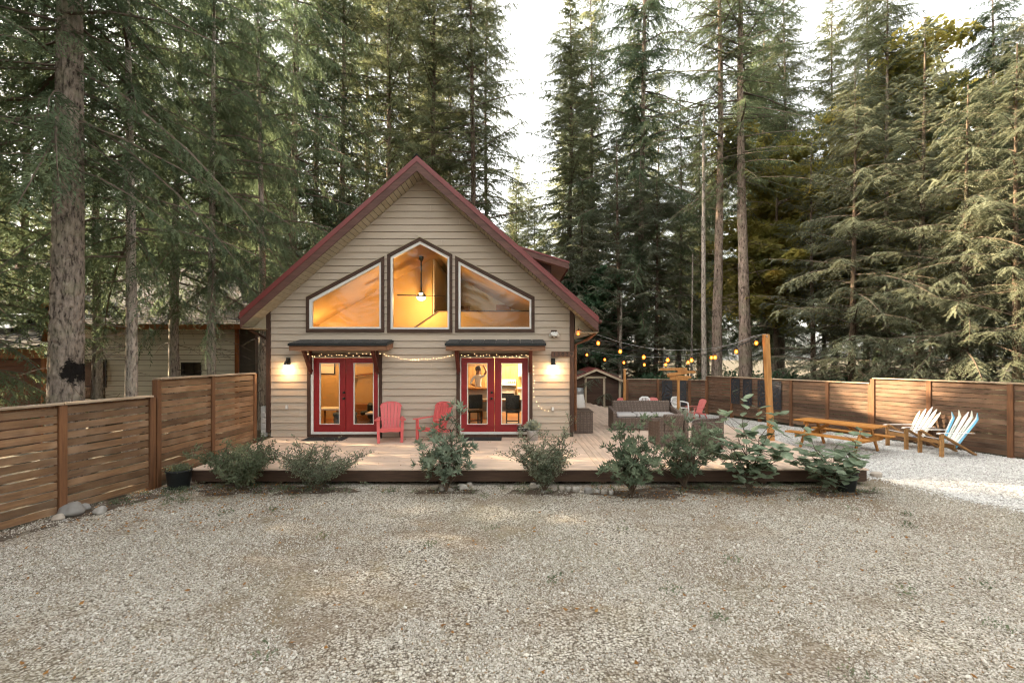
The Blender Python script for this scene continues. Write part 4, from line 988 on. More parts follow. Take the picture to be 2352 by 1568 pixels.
for zz_ in (.08, -.2, -.5):
    mb = MB(); mb.tube([(.07 * math.cos(a), 0, zz_ + .07 * math.sin(a)) for a in np.linspace(0, 2 * math.pi, 13)], .012, 5); mb.build('ring', m_dark, t)
mb = MB(); mb.lathe([(.005, .34), (.05, .28), (.07, .25), (.01, .24)], 10); mb.build('bell', m_white, t)
# ------------------------------------------------------------------ chairs, sofa, table
def adirondack(label, loc, rz, m=m_redplastic, group=None, s=1.0):
    t = thing('adirondack_chair', label, 'chair', loc, rz, group); t.scale = (s, s, s)
    tilt = R(24); bm_ = rotm(-tilt)                     # back leans to +y
    ns = 6; w0, w1, Hh = .45, .56, .74
    arch = lambda u: .14 * math.sqrt(max(0, 1 - (u / .5) ** 2)) if abs(u) < .5 else 0
    base = Vector((0, .16, .30))
    for k in range(ns):
        u0, u1 = k / ns - .5 + .008, (k + 1) / ns - .5 - .008
        pts = [(u0 * w0, 0), (u1 * w0, 0)]
        for j in range(5):
            u = u1 + (u0 - u1) * j / 4; pts.append((u * w1, Hh - .14 + arch(u)))
        mb = MB(); mb.prism(pts, -.011, .011); mb.V = [tuple(bm_ @ Vector(v) + base) for v in mb.V]; mb.build('back_slat', m, t)
    rim = [bm_ @ Vector((u * w1 * 1.03, -.002, Hh - .13 + arch(u))) + base for u in np.linspace(-.5, .5, 13)]
    mb = MB(); mb.tube(rim, .017, 6); mb.build('back_rim', m, t)
    mb = MB()
    for hz, wv in ((.02, w0), (.27, w0 + (w1 - w0) * .36)): mb.box(bm_ @ Vector((0, .02, hz)) + base, (wv + .03, .02, .055), bm_, .004)
    mb.build('back_brace', m, t)
    for k in range(5):
        y = -.30 + k * .105; mb = MB(); mb.box((0, y, .365 - .017 * k), (.5, .098, .02), rotm(R(-8)), .006); mb.build('seat_slat', m, t)
    mb = MB()
    mb.prism([(-.27, .37), (.27, .37), (.27, .29), (.2, .27), (0, .285), (-.2, .27), (-.27, .29)], -.375, -.35); mb.build('apron', m, t)
    for sx_ in (-1, 1):
        mb = MB(); mb.add([(sx_ * .255, -.34, .0), (sx_ * .325, -.34, .0), (sx_ * .345, -.34, .58), (sx_ * .265, -.34, .58), (sx_ * .255, -.40, .0), (sx_ * .325, -.40, .0), (sx_ * .345, -.37, .58), (sx_ * .265, -.37, .58)], [(0, 1, 2, 3), (4, 7, 6, 5), (0, 4, 5, 1), (1, 5, 6, 2), (2, 6, 7, 3), (3, 7, 4, 0)]); mb.build('front_leg', m, t)
        mb = MB(); mb.bar((sx_ * .24, -.33, .33), (sx_ * .24, .42, .2), .03, .08, (0, 0, 1), .004); mb.build('side_rail', m, t)
        mb = MB(); mb.bar((sx_ * .24, .33, .26), (sx_ * .26, .46, 0), .05, .05, (1, 0, 0), .006); mb.build('rear_leg', m_dark if m is m_redplastic else m, t)
        mb = MB(); mb.prismz([(sx_ * .25, -.41), (sx_ * .39, -.43), (sx_ * .40, -.36), (sx_ * .345, .1), (sx_ * .32, .34), (sx_ * .27, .34), (sx_ * .265, 0)], .58, .602); mb.build('armrest', m, t)
    return t
adirondack('red plastic Adirondack chair directly right of the left doors', (-3.23, 12.86, .31), R(13), group='red chairs on the deck')
adirondack('red plastic Adirondack chair partly behind the rhododendron left of the right doors', (-2.06, 12.90, .31), R(-27), group='red chairs on the deck')
def monobloc(label, loc, rz):
    m = m_whiteplastic; t = thing('plastic_chair', label, 'chair', loc, rz, 'white plastic chairs by the back fence')
    ti = rotm(R(-14)); b0 = Vector((0, .2, .42))
    mb = MB(); out_ = [(-.2, 0), (.2, 0), (.25, .2), (.22, .38), (.12, .46), (-.12, .46), (-.22, .38), (-.25, .2)]; inn = [(-.15, .07), (.15, .07), (.19, .2), (.16, .34), (.08, .4), (-.08, .4), (-.16, .34), (-.19, .2)]
    mb.ring(out_, inn, -.012, .012); mb.V = [tuple(ti @ Vector(v) + b0) for v in mb.V]; mb.build('back_frame', m, t)
    for k in range(5):
        x = -.12 + .06 * k; mb = MB(); mb.box((x, 0, .23), (.03, .016, .34)); mb.V = [tuple(ti @ Vector(v) + b0) for v in mb.V]; mb.build('back_slat', m, t)
    mb = MB(); mb.box((0, 0, .41), (.46, .44, .025), rotm(R(-3)), .01); mb.build('seat', m, t)
    for s_ in (-1, 1):
        mb = MB(); mb.tube([(s_ * .25, .28, .66), (s_ * .29, .1, .65), (s_ * .29, -.15, .62), (s_ * .27, -.2, .4), (s_ * .27, -.25, 0)], .026, 7); mb.build('arm', m, t)
        mb = MB(); mb.tube([(s_ * .21, .2, .42), (s_ * .26, .32, 0)], .026, 7); mb.build('rear_leg', m, t)
    return t
monobloc('white plastic chair behind the sofa, left of the pink one', (5.48, 20.2, .01), R(-28))
monobloc('white plastic chair behind the sofa in front of the sign post screens', (7.02, 20.2, .01), R(25))
adirondack('faded pink red chair facing forward behind the wicker sofa', (6.09, 20.5, .01), R(4), m_pinkplastic, s=.8)
adirondack('faded red chair seen from the side by the back fence', (7.66, 20.1, .01), R(-72), m_pinkplastic, s=.78)
adirondack('faded red chair mostly hidden beside the light post', (4.82, 20.3, .01), R(30), m_pinkplastic, s=.8)

def wickerm():
    m, t, out = nodes('wicker'); v = coords(t, (1, 1, 1), rand=False); mp = t.nodes.new('ShaderNodeSeparateXYZ'); t.links.new(v, mp.inputs[0])
    def wave(sock, sc_):
        a = t.nodes.new('ShaderNodeMath'); a.operation = 'MULTIPLY'; a.inputs[1].default_value = sc_; t.links.new(sock, a.inputs[0])
        b = t.nodes.new('ShaderNodeMath'); b.operation = 'SINE'; t.links.new(a.outputs[0], b.inputs[0]); return b.outputs[0]
    ad = t.nodes.new('ShaderNodeMath'); ad.operation = 'ADD'; t.links.new(mp.outputs[0], ad.inputs[0]); t.links.new(mp.outputs[1], ad.inputs[1])
    a = wave(ad.outputs[0], 105); b = wave(mp.outputs[2], 210)
    pr = t.nodes.new('ShaderNodeMath'); pr.operation = 'MULTIPLY'; t.links.new(a, pr.inputs[0]); t.links.new(b, pr.inputs[1])
    mr = t.nodes.new('ShaderNodeMapRange'); mr.inputs[1].default_value = -1; t.links.new(pr.outputs[0], mr.inputs[0])
    c = wave(ad.outputs[0], 62); d = wave(mp.outputs[2], 88)
    sm = t.nodes.new('ShaderNodeMath'); sm.operation = 'ADD'; t.links.new(c, sm.inputs[0]); t.links.new(d, sm.inputs[1])
    nz_ = noise(t, v, 9, 4, .6)
    col = ramp(t, mr.outputs[0], [(.15, (.03, .02, .015)), (.5, (.10, .068, .052)), (.9, (.21, .155, .125))])
    mr2 = t.nodes.new('ShaderNodeMapRange'); mr2.inputs[1].default_value = -2; mr2.inputs[2].default_value = 2; t.links.new(sm.outputs[0], mr2.inputs[0])
    col = mixc(t, ramp(t, mr2.outputs[0], [(.5, (0, 0, 0)), (.95, (.4, .4, .4))]), col, (.26, .20, .165))
    col = mixc(t, ramp(t, nz_, [(.4, (0, 0, 0)), (.7, (.5, .5, .5))]), col, (.06, .04, .03))
    pbsdf(t, out, col, .55, .35, bump(t, mr.outputs[0], .8, .006)); return m
m_wicker = wickerm()
m_cush = mat('pale_cushion', (.44, .42, .41), (.38, .36, .35), 12, rough=.95)
def sofa(label, loc, rz, wd, cat='sofa', name='wicker_sofa', cushion=True, bh=.80, depth=.8):
    t = thing(name, label, cat, loc, rz); h = wd / 2
    mb = MB(); mb.box((0, 0, .2), (wd - .02, depth - .04, .36), ch=.015); mb.build('base', m_wicker, t)
    ti = rotm(R(-9))
    mb = MB(); mb.box((0, depth / 2 - .06, .55), (wd - .22, .11, bh - .28), ti, .03); mb.build('backrest', m_wicker, t)
    for s_ in (-1, 1):
        x0, x1 = s_ * (h - .1), s_ * h
        prof = [(-depth / 2, .02), (depth / 2, .02), (depth / 2, .66), (depth * .2, .62), (-depth * .2, .60), (-depth / 2 + .05, .56), (-depth / 2, .52)]
        n = len(prof); v_ = [(x0, p[0], p[1]) for p in prof] + [(x1, p[0], p[1]) for p in prof]
        mb = MB(); mb.add(v_, [tuple(range(n)), tuple(range(2 * n - 1, n - 1, -1))] + [(i, (i + 1) % n, (i + 1) % n + n, i + n) for i in range(n)]); mb.build('armrest', m_wicker, t)
        for sy in (-1, 1): mb = MB(); mb.box((s_ * (h - .05), sy * (depth / 2 - .06), .012), (.05, .05, .022)); mb.build('foot', m_dark, t)
    if cushion:
        k = 3 if wd > 1.5 else 1; cw = (wd - .24) / k
        for j in range(k): mb = MB(); mb.box((-(wd - .24) / 2 + cw * (j + .5), -.04, .43), (cw - .015, depth - .2, .12), ch=.04); mb.build('seat_cushion', m_cush, t)
    return t
sofa('brown wicker sofa with pale cushions facing the house front', (4.1, 15.05, .31), 0, 2.05, bh=.86)
sofa('brown wicker armchair with its back to the camera', (3.95, 12.25, .31), R(186), .74, 'armchair', 'wicker_armchair', bh=.80, depth=.72)
sofa('brown wicker armchair facing left towards the sofa', (4.95, 12.25, .31), R(-112), .80, 'armchair', 'wicker_armchair', bh=.80, depth=.74)
t = thing('wicker_chest', 'dark wicker storage chest beside the cabin corner', 'chest', (2.06, 14.52, .31))
mb = MB(); mb.box((0, 0, .31), (.60, .9, .60), ch=.012); mb.build('body', m_wicker, t)
mb = MB(); mb.box((0, 0, .625), (.63, .93, .03), ch=.01); mb.build('lid', m_wicker, t)
t = thing('milk_churn', 'white tapered can with a grey metal collar beyond the cabin corner', 'can', (2.93, 21.5, .31))
mb = MB(); mb.lathe([(.33, 0), (.34, .02), (.255, .58), (.25, .6)], 24); mb.build('body', m_whiteplastic, t)
mb = MB(); mb.lathe([(.255, .6), (.27, .62), (.25, .68), (.265, .72), (.25, .78), (.23, .80), (.255, .84), (.24, .86), (.02, .88)], 24); mb.build('collar', mat('galvanised', (.36, .37, .38), (.28, .29, .3), 6, rough=.4, metal=.6), t)
# picnic table
pa, pb = Vector((8.42, 14.1, 0)), Vector((9.42, 12.35, 0)); pc = (pa + pb) / 2; an = math.atan2((pb - pa).y, (pb - pa).x); PL = (pb - pa).length
t = thing('picnic_table', 'honey stained wooden picnic table with attached benches', 'picnic table', pc, an)
for k in range(5): mb = MB(); mb.box((0, -.3 + .15 * k, .73), (PL, .142, .04), ch=.006); mb.build('top_plank', m_table, t)
for s_ in (-1, 1):
    for k in range(2): mb = MB(); mb.box((0, s_ * (.66 + .145 * (k - .5)), .43), (PL, .138, .04), ch=.006); mb.build('bench_plank', m_table, t)
    x = s_ * (PL / 2 - .33)
    for q in (-1, 1):
        mb = MB(); mb.bar((x, q * .22, .70), (x, q * .62, .0), .09, .04, (1, 0, 0), .005); mb.V = [(v[0], v[1], max(v[2], .0)) for v in mb.V]; mb.build('leg', m_table, t)
    mb = MB(); mb.box((x + s_ * .045, 0, .365), (.04, 1.55, .12), ch=.005); mb.build('cross_beam', m_table, t)
    mb = MB(); mb.box((x + s_ * .045, 0, .665), (.04, .7, .08), ch=.005); mb.build('top_cleat', m_table, t)
    mb = MB(); mb.bar((x, 0, .38), (x - s_ * .45, 0, .68), .07, .04, (0, 1, 0), .005); mb.build('brace', m_table, t)
# ski chairs
def skim(name, c1, c2, stripes):
    m, t, out = nodes(name); v = coords(t, (1, 1, 1), rand=False); sp = t.nodes.new('ShaderNodeSeparateXYZ'); t.links.new(v, sp.inputs[0])
    mr = t.nodes.new('ShaderNodeMapRange'); mr.inputs[1].default_value = -.05; mr.inputs[2].default_value = .05; t.links.new(sp.outputs[0], mr.inputs[0])
    col = ramp(t, mr.outputs[0], stripes); n = noise(t, v, 7, 4, .6)
    col = mixc(t, ramp(t, n, [(.55, (0, 0, 0)), (.62, (.35, .35, .35))]), col, c2); pbsdf(t, out, col, .35, .5); return m
sk_white = skim('ski_white', 0, (.60, .58, .60), [(.0, (.74, .72, .70)), (1, (.76, .73, .72))])
sk_grey = skim('ski_grey', 0, (.40, .42, .46), [(.0, (.50, .52, .56)), (1, (.46, .48, .52))])
sk_cream = skim('ski_cream', 0, (.38, .36, .42), [(.0, (.70, .62, .45)), (.22, (.72, .68, .60)), (.78, (.72, .68, .60)), (1, (.70, .62, .45))])
sk_blue = skim('ski_blue', 0, (.30, .50, .62), [(.0, (.72, .74, .74)), (.38, (.70, .74, .75)), (.45, (.12, .38, .58)), (1, (.14, .42, .62))])
sk_green = skim('ski_green', 0, (.45, .48, .42), [(.0, (.62, .65, .58)), (.5, (.66, .67, .62)), (1, (.40, .47, .42))])
sk_pink = skim('ski_pink', 0, (.62, .48, .48), [(.0, (.74, .72, .70)), (.4, (.70, .58, .58)), (1, (.74, .72, .70))])
def skichair(label, loc, rz, skis, arms):
    t = thing('ski_chair', label, 'chair', loc, rz, 'chairs made from skis'); hw = .30
    for s_ in (-1, 1):
        mb = MB(); mb.box((s_ * hw, -.36, .285), (.05, .10, .57), ch=.005); mb.build('front_leg', m_skichair, t)
        mb = MB(); mb.bar((s_ * (hw - .055), -.40, .60), (s_ * (hw - .055), .60, .04), .045, .10, (1, 0, 0), .005); mb.build('side_beam', m_skichair, t)
        ax_ = [(-.47, .585), (-.40, .605), (0, .60), (.45, .595), (.5, .592)]
        mb = MB()
        for (y0, z0), (y1, z1) in zip(ax_[:-1], ax_[1:]): mb.bar((s_ * (hw + .0), y0, z0), (s_ * (hw + .0), y1, z1), .09, .012, (0, 0, 1))
        mb.build('ski_arm', arms, t)
    mb = MB(); mb.box((0, -.36, .37), (2 * hw - .05, .04, .09), ch=.005); mb.build('front_beam', m_skichair, t)
    mb = MB(); mb.box((0, .08, .24), (2 * hw - .16, .05, .09), ch=.005); mb.build('rear_beam', m_skichair, t)
    for k in range(5):
        x = (k - 2) * .10; mb = MB(); mb.box((0, 0, 0), (.085, .55, .012)); mb.build('seat_ski', sk_white, t, (x, -.12, .40), (R(-13), 0, 0))
    for k, (m, top) in enumerate(skis):
        fan = (k - 2) * .035; prof = []; Hs = top
        for j in range(9):
            u = j / 8; wd = .047 * (1 if u < .75 else math.sqrt(max(.02, 1 - ((u - .75) / .25) ** 2)))
            prof.append((wd, u * Hs, -.10 * max(0, (u - .86) / .14) ** 2 if m in (sk_blue, sk_green) else 0))
        v_ = []; 
        for wd, zq_, yq in prof: v_ += [(-wd, yq - .006, zq_), (wd, yq - .006, zq_), (wd, yq + .006, zq_), (-wd, yq + .006, zq_)]
        f_ = []
        for j in range(8):
            for q in range(4): f_.append((j * 4 + q, j * 4 + (q + 1) % 4, j * 4 + 4 + (q + 1) % 4, j * 4 + 4 + q))
        f_ += [(3, 2, 1, 0), (32, 33, 34, 35)]
        mb = MB(); mb.add(v_, f_); sk = mb.build('back_ski', m, t, ((k - 2) * .092, .12, .22), (R(-33), fan * 2.2, 0))
        if m is sk_green:
            for j in range(7): mb = MB(); mb.box((.0, -.008, .38 + j * .035), (.022, .002, .016)); mb.build('letter_mark', m_dark, sk)
    mb = MB(); mb.box((0, .44, .60), (2 * hw + .08, .05, .06), ch=.005); mb.build('back_rail', m_skichair, t)
    return t
skichair('wooden chair with a fan of white skis for a back', (11.08, 13.5, .01), R(-86), [(sk_cream, .92), (sk_white, 1.0), (sk_grey, 1.08), (sk_white, 1.02), (sk_cream, .95)], sk_white)
skichair('wooden chair with blue and pale green skis for a back', (11.14, 12.48, .01), R(-86), [(sk_blue, .95), (sk_green, 1.02), (sk_pink, 1.05), (sk_green, 1.04), (sk_blue, 1.0)], sk_pink)
# ------------------------------------------------------------------ neighbour's house
m_nsid = mat('neighbour_siding', (.60, .57, .46), (.54, .51, .41), 4, (.5, 3, 6), .8, rv=.05, dirt=((.42, .39, .29), 1.2, .6, 1.0))
m_orange = woodm('cedar_orange', (.30, .10, .025), (.18, .055, .016), 'x', .1, .5, False)
m_orangez = woodm('cedar_orange_upright', (.30, .10, .025), (.18, .055, .016), 'z', .1, .5, False)
m_garage = woodm('garage_door', (.15, .045, .015), (.09, .028, .01), 'x', .12, .5, False)
m_shing = mat('asphalt_shingle', (.105, .105, .112), (.06, .06, .065), 25, rough=.95, bmp=.4, rv=.28, spec=.1, dirt=((.085, .05, .03), 1.6, .5, .8))
NO = Vector((-13.3, 18, 0))
nb = thing('neighbour_house', 'grey green sided neighbouring house with shingled hip roof behind the trees', 'house', NO)
NS = F / 18
def nx(px): return (px - 1176) / NS
def nz(py): return EYE + (822 - py) / NS
n_holes = [rect(nx(186), nx(246), nz(889), nz(825)), rect(nx(417), nx(463.5), nz(861.5), nz(832)), rect(nx(186), nx(243), nz(915), nz(890))]
zz_ = .1
while zz_ < 3.65:
    band = [rect(-17.0, nx(541), zz_, min(zz_ + .19, 3.7))]
    for h in n_holes: band = subtract(band, h)
    for p in band:
        mb = MB(NO); n = len(p); v_ = [(q[0], 18 - .03 + .022 * (q[1] - zz_) / .19, max(q[1], zz_ + .012)) for q in p] + [(q[0], 18, max(q[1], zz_ + .012)) for q in p]
        mb.add(v_, [tuple(range(n)), tuple(range(2 * n - 1, n - 1, -1))] + [(i, i + n, (i + 1) % n + n, (i + 1) % n) for i in range(n)]); mb.build('siding_board', m_nsid, nb)
    zz_ += .193
wl = [rect(-17.0, nx(547), 0, 3.75)]
for h in n_holes[:2]: wl = subtract(wl, h)
mb = MB(NO)
for p in wl: mb.prism(p, 18.001, 18.12)
mb.build('wall', m_sheath, nb)
mb = MB(NO); mb.box((nx(545), 17.97, 1.85), (.12, .08, 3.7)); mb.build('corner_board', m_orangez, nb)
mb = MB(NO); mb.box((-13.3, 22, 1.8), (7.2, 7.5, 3.6)); mb.box((-12, 19.4, 1.8), (.1, 2.6, 3.6)); mb.build('inner_walls', m_sheath, nb)
for k, (h, lit) in enumerate(((n_holes[0], True), (n_holes[1], False))):
    mb = MB(NO); x0, x1, z0, z1 = h[0][0], h[1][0], h[0][1], h[2][1]
    mb.ring(h, rect(x0 + .07, x1 - .05, z0 + .06, z1 - .05), 17.95, 18.06); wd_ = mb.build('window', m_dark, nb)
    if k == 0: mb = MB(NO); mb.box(((x0 + x1) / 2 - .05, 18.0, (z0 + z1) / 2), (.06, .05, z1 - z0 - .12)); mb.build('mullion', m_dark, wd_)
    mb = MB(NO); mb.prism(rect(x0 + .07, x1 - .05, z0 + .06, z1 - .05), 18.0, 18.006); mb.build('pane', m_glass, wd_)
mb = MB(NO); mb.box((nx(215), 18.9, 1.9), (1.2, .02, 1.2)); mb.build('room_wall', m_intwall, nb)
t = thing('table_lamp', 'warm lamp glowing in the neighbour window behind the big trunk', 'lamp', (nx(205), 18.5, nz(889)))
mb = MB(); mb.lathe([(.08, 0), (.02, .05), (.02, .25)], 10); mb.build('stem', m_dark, t)
mb = MB(); mb.lathe([(.17, .2), (.1, .42)], 14); mb.build('lamp_shade', emit('amber_shade', (1.0, .42, .08), 2.2), t)
lo = bulb_light('table_lamp_light', (.1, -.1, .5), (1, .5, .15), 6, .08); lo.parent = t
for j in range(3):
    for k in range(8):
        x = nx(189) + k * .105 + (j % 2) * .05; mb = MB(NO); mb.box((x, 17.985 - .006 * j, nz(912.5) + .06 + j * .12), (.098, .02, .125)); mb.build('wall_shingle', mat('cedar_shake', (.26, .20, .14), (.16, .12, .08), 9, rough=.9, rv=.3) if (j, k) == (0, 0) else bpy.data.materials['cedar_shake'], nb)
# roof planes with shingles
def roof_plane(par, o, corners, name='roof'):
    mb = MB(o); mb.add(corners, [tuple(range(len(corners)))]); return mb.build(name, m_shing, par)
e0, e1, rg0, rg1 = Vector((-17.5, 17.45, 3.72)), Vector((-9.5, 17.45, 3.72)), Vector((-17.5, 21.6, 6.5)), Vector((-12.4, 21.6, 6.5))
r1 = roof_plane(nb, NO, [e0, e1, rg1, rg0]); roof_plane(nb, NO, [e1, (-9.5, 25.7, 3.72), rg1])
mb = MB(NO); mb.box((-13.5, 17.45, 3.62), (8.0, .05, .17)); mb.build('fascia', m_orange, nb)
mb = MB(NO); mb.box((-9.5, 21.5, 3.62), (.05, 8.0, .17)); mb.build('fascia', m_orange, nb)
def shingle_field(par, o, p0, ux, uy, L, W_, ex, wd, maxn=300, lim=None):
    """courses of shingle tabs on the plane p0 + a*ux + b*uy"""
    ux = Vector(ux).normalized(); uy = Vector(uy).normalized(); nn = ux.cross(uy).normalized()
    rm = Matrix((ux, uy, nn)).transposed(); me = MB().box((0, 0, 0), (wd - .008, ex * 1.25, .012), rotm(R(-4))).mesh('shingle', m_shing); c = 0
    for j in range(int(W_ / ex)):
        for i in range(int(L / wd)):
            a = (i + .5 + (j % 2) * .5 + random.uniform(-.06, .06)) * wd; b = (j + .5) * ex
            if lim and not lim(a, b): continue
            if c >= maxn: return
            q = Vector(p0) + ux * a + uy * b + nn * .012
            inst('shingle', me, par, q - o, rm.to_euler()); c += 1
sl_ = (rg0 - e0)
shingle_field(r1, NO, e0 + Vector((1.9, 0, 0)), (1, 0, 0), sl_, 6.0, 1.6, .16, .33, 200)
mb = MB(NO); mb.box((nx(570), 18.9, 2.15), (.9, 1.6, .1), rotm(R(22))); lr = mb.build('lean_to_roof', m_shing, nb)
mb = MB(NO); mb.box((nx(570), 18.13, 1.86), (.9, .04, .14)); mb.build('lean_to_fascia', m_orange, lr)
# garage wing
GO = Vector((-15.5, 14, 0))
gw = thing('garage', 'cedar garage wing with shingled roof and skylight at the far left', 'garage', GO)
GS = F / 14
gx = lambda px: (px - 1176) / GS
gz = lambda py: EYE + (822 - py) / GS
mb = MB(GO); mb.prismz([(-18.5, 14.1), (gx(105), 14.1), (-16.1, 17.1), (-18.5, 17.1)], 0, 2.6); mb.build('wall', m_garage, gw)
for k in range(14):
    mb = MB(GO); mb.box(((gx(97) - 18.4) / 2, 14.07, .12 + .172 * k), (18.4 + gx(97), .04, .166), ch=.006); mb.build('door_plank', m_garage, gw)
mb = MB(GO); mb.box((gx(101), 14.03, 1.25), (.13, .12, 2.5)); mb.build('corner_post', m_orangez, gw)
mb = MB(GO); mb.box(((gx(106) - 18.5) / 2, 13.9, 2.62), (18.5 + gx(106), .06, .26)); mb.build('fascia', m_orange, gw)
ge0, ge1 = Vector((-18.6, 13.72, 2.78)), Vector((gx(112), 13.72, 2.78)); gu = Vector((0, 3.4, 1.95))
rf = roof_plane(gw, GO, [ge0, ge1, ge1 + gu + Vector((-2.9, 0, 0)), ge0 + gu])
shingle_field(rf, GO, Vector((-16.4, 13.70, 2.78)), (1, 0, 0), gu, 3.0, 3.6, .15, .3, 290, lambda a, b: -16.4 + a < gx(112) - 2.9 * b / 3.92 - .1)
sk = Vector((-16.9, 13.72, 2.78)); un = gu.normalized()
mb = MB(GO); mb.add([sk + un * 1.0 + Vector((0, -.06, .1)), sk + un * 1.0 + Vector((1.85, -.06, .1)), sk + un * 2.1 + Vector((1.85, -.06, .1)), sk + un * 2.1 + Vector((0, -.06, .1))], [(0, 1, 2, 3)])
m_sky = mat('skylight_glass', (.20, .26, .24), (.10, .14, .13), 1.5, rough=.06, spec=.9)
s_ = mb.build('skylight', m_sky, gw)
mb = MB(GO); mb.bar(sk + un * .98 + Vector((-.05, -.05, .07)), sk + un * .98 + Vector((1.9, -.05, .07)), .1, .14); mb.bar(sk + un * .98 + Vector((1.9, -.05, .07)), sk + un * 2.15 + Vector((1.9, -.05, .07)), .08, .14); mb.build('skylight_curb', m_dark, s_)
mb = MB(GO); mb.box((-15.6, 16.2, 3.7), (.12, .4, 1.3)); mb.build('side_trim', m_orangez, gw)
mb = MB(GO); mb.box((-16.9, 17.3, 4.2), (.7, .8, .5)); mb.build('dormer_wall', m_garage, gw)
up = [P(37, 640, 18.5), P(116, 640, 18.5), P(116, 599, 20.0), P(37, 599, 20.0)]
mb = MB(GO); mb.add(up, [(0, 1, 2, 3)]); ur = mb.build('upper_roof', m_shing, gw)
shingle_field(ur, GO, up[0], (1, 0, 0), up[3] - up[0], 1.5, 1.6, .15, .3, 60)
mb = MB(GO); mb.bar(up[0], up[3], .1, .3); mb.build('upper_rake', m_orange, ur)
# ------------------------------------------------------------------ trees
m_leafs = {
 'cedar': leafm('cedar_leaf', (0.117, 0.146, 0.084), (0.057, 0.078, 0.050), .30, .7, .12, c3=(0.180, 0.196, 0.116)),
 'hem': leafm('hemlock_leaf', (0.165, 0.175, 0.099), (0.083, 0.099, 0.061), .38, .8, .15, c3=(0.272, 0.233, 0.112)),
 'fir': leafm('fir_leaf', (0.133, 0.152, 0.084), (0.068, 0.090, 0.055), .34, .6, .12, c3=(0.246, 0.205, 0.105)),
 'low': leafm('young_cedar_leaf', (0.160, 0.169, 0.116), (0.089, 0.103, 0.072), .36, .9, .14, c3=(0.237, 0.222, 0.145)),
 'maple': leafm('maple_leaf', (0.26, 0.225, 0.075), (0.14, 0.145, 0.052), .55, .9, .15, c3=(0.36, 0.25, 0.075)),
 'green': leafm('green_broadleaf', (0.090, 0.152, 0.088), (0.049, 0.090, 0.055), .4, 1.2, .1, c3=(0.147, 0.215, 0.117)),
}
m_bark = barkm('fir_bark', (.27, .205, .165), (.15, .105, .08), (.19, .18, .12))
m_barkg = barkm('grey_bark', (.36, .31, .265), (.24, .195, .16), (.30, .29, .22), 1.3)
m_barkd = barkm('dark_bark', (.14, .10, .075), (.08, .055, .042), (.11, .11, .07))
m_twig = mat('twig', (.13, .095, .07), (.08, .06, .045), 8, rough=.9)
def trunk_mesh(name, H, r0, r1, m, seed, n=12, seg=26, wob=.08, flare=.35):
    rg = np.random.RandomState(seed); k1, k2 = rg.rand(2) * 6
    z = np.linspace(-.3, H, seg); r = r0 + (r1 - r0) * (np.clip(z, 0, None) / H) ** .85 + r0 * flare * np.exp(-np.clip(z, 0, None) / .5)
    cx = wob * np.sin(z * .22 + k1) - wob * math.sin(k1); cy = wob * np.sin(z * .19 + k2) - wob * math.sin(k2)
    a = np.linspace(0, 2 * np.pi, n, endpoint=False); rr = r[:, None] * (1 + .05 * rg.randn(seg, n))
    V = np.stack([cx[:, None] + rr * np.cos(a), cy[:, None] + rr * np.sin(a), np.repeat(z[:, None], n, 1)], 2).reshape(-1, 3)
    i = np.arange(seg - 1)[:, None] * n; k = np.arange(n)[None]; Fq = np.stack([i + k, i + (k + 1) % n, i + n + (k + 1) % n, i + n + k], 2).reshape(-1, 4)
    return np_mesh(name, V, Fq, m, True), (lambda zz: (wob * math.sin(zz * .22 + k1) - wob * math.sin(k1), wob * math.sin(zz * .19 + k2) - wob * math.sin(k2)))
def norm(v): return v / (np.linalg.norm(v, axis=-1, keepdims=True) + 1e-9)
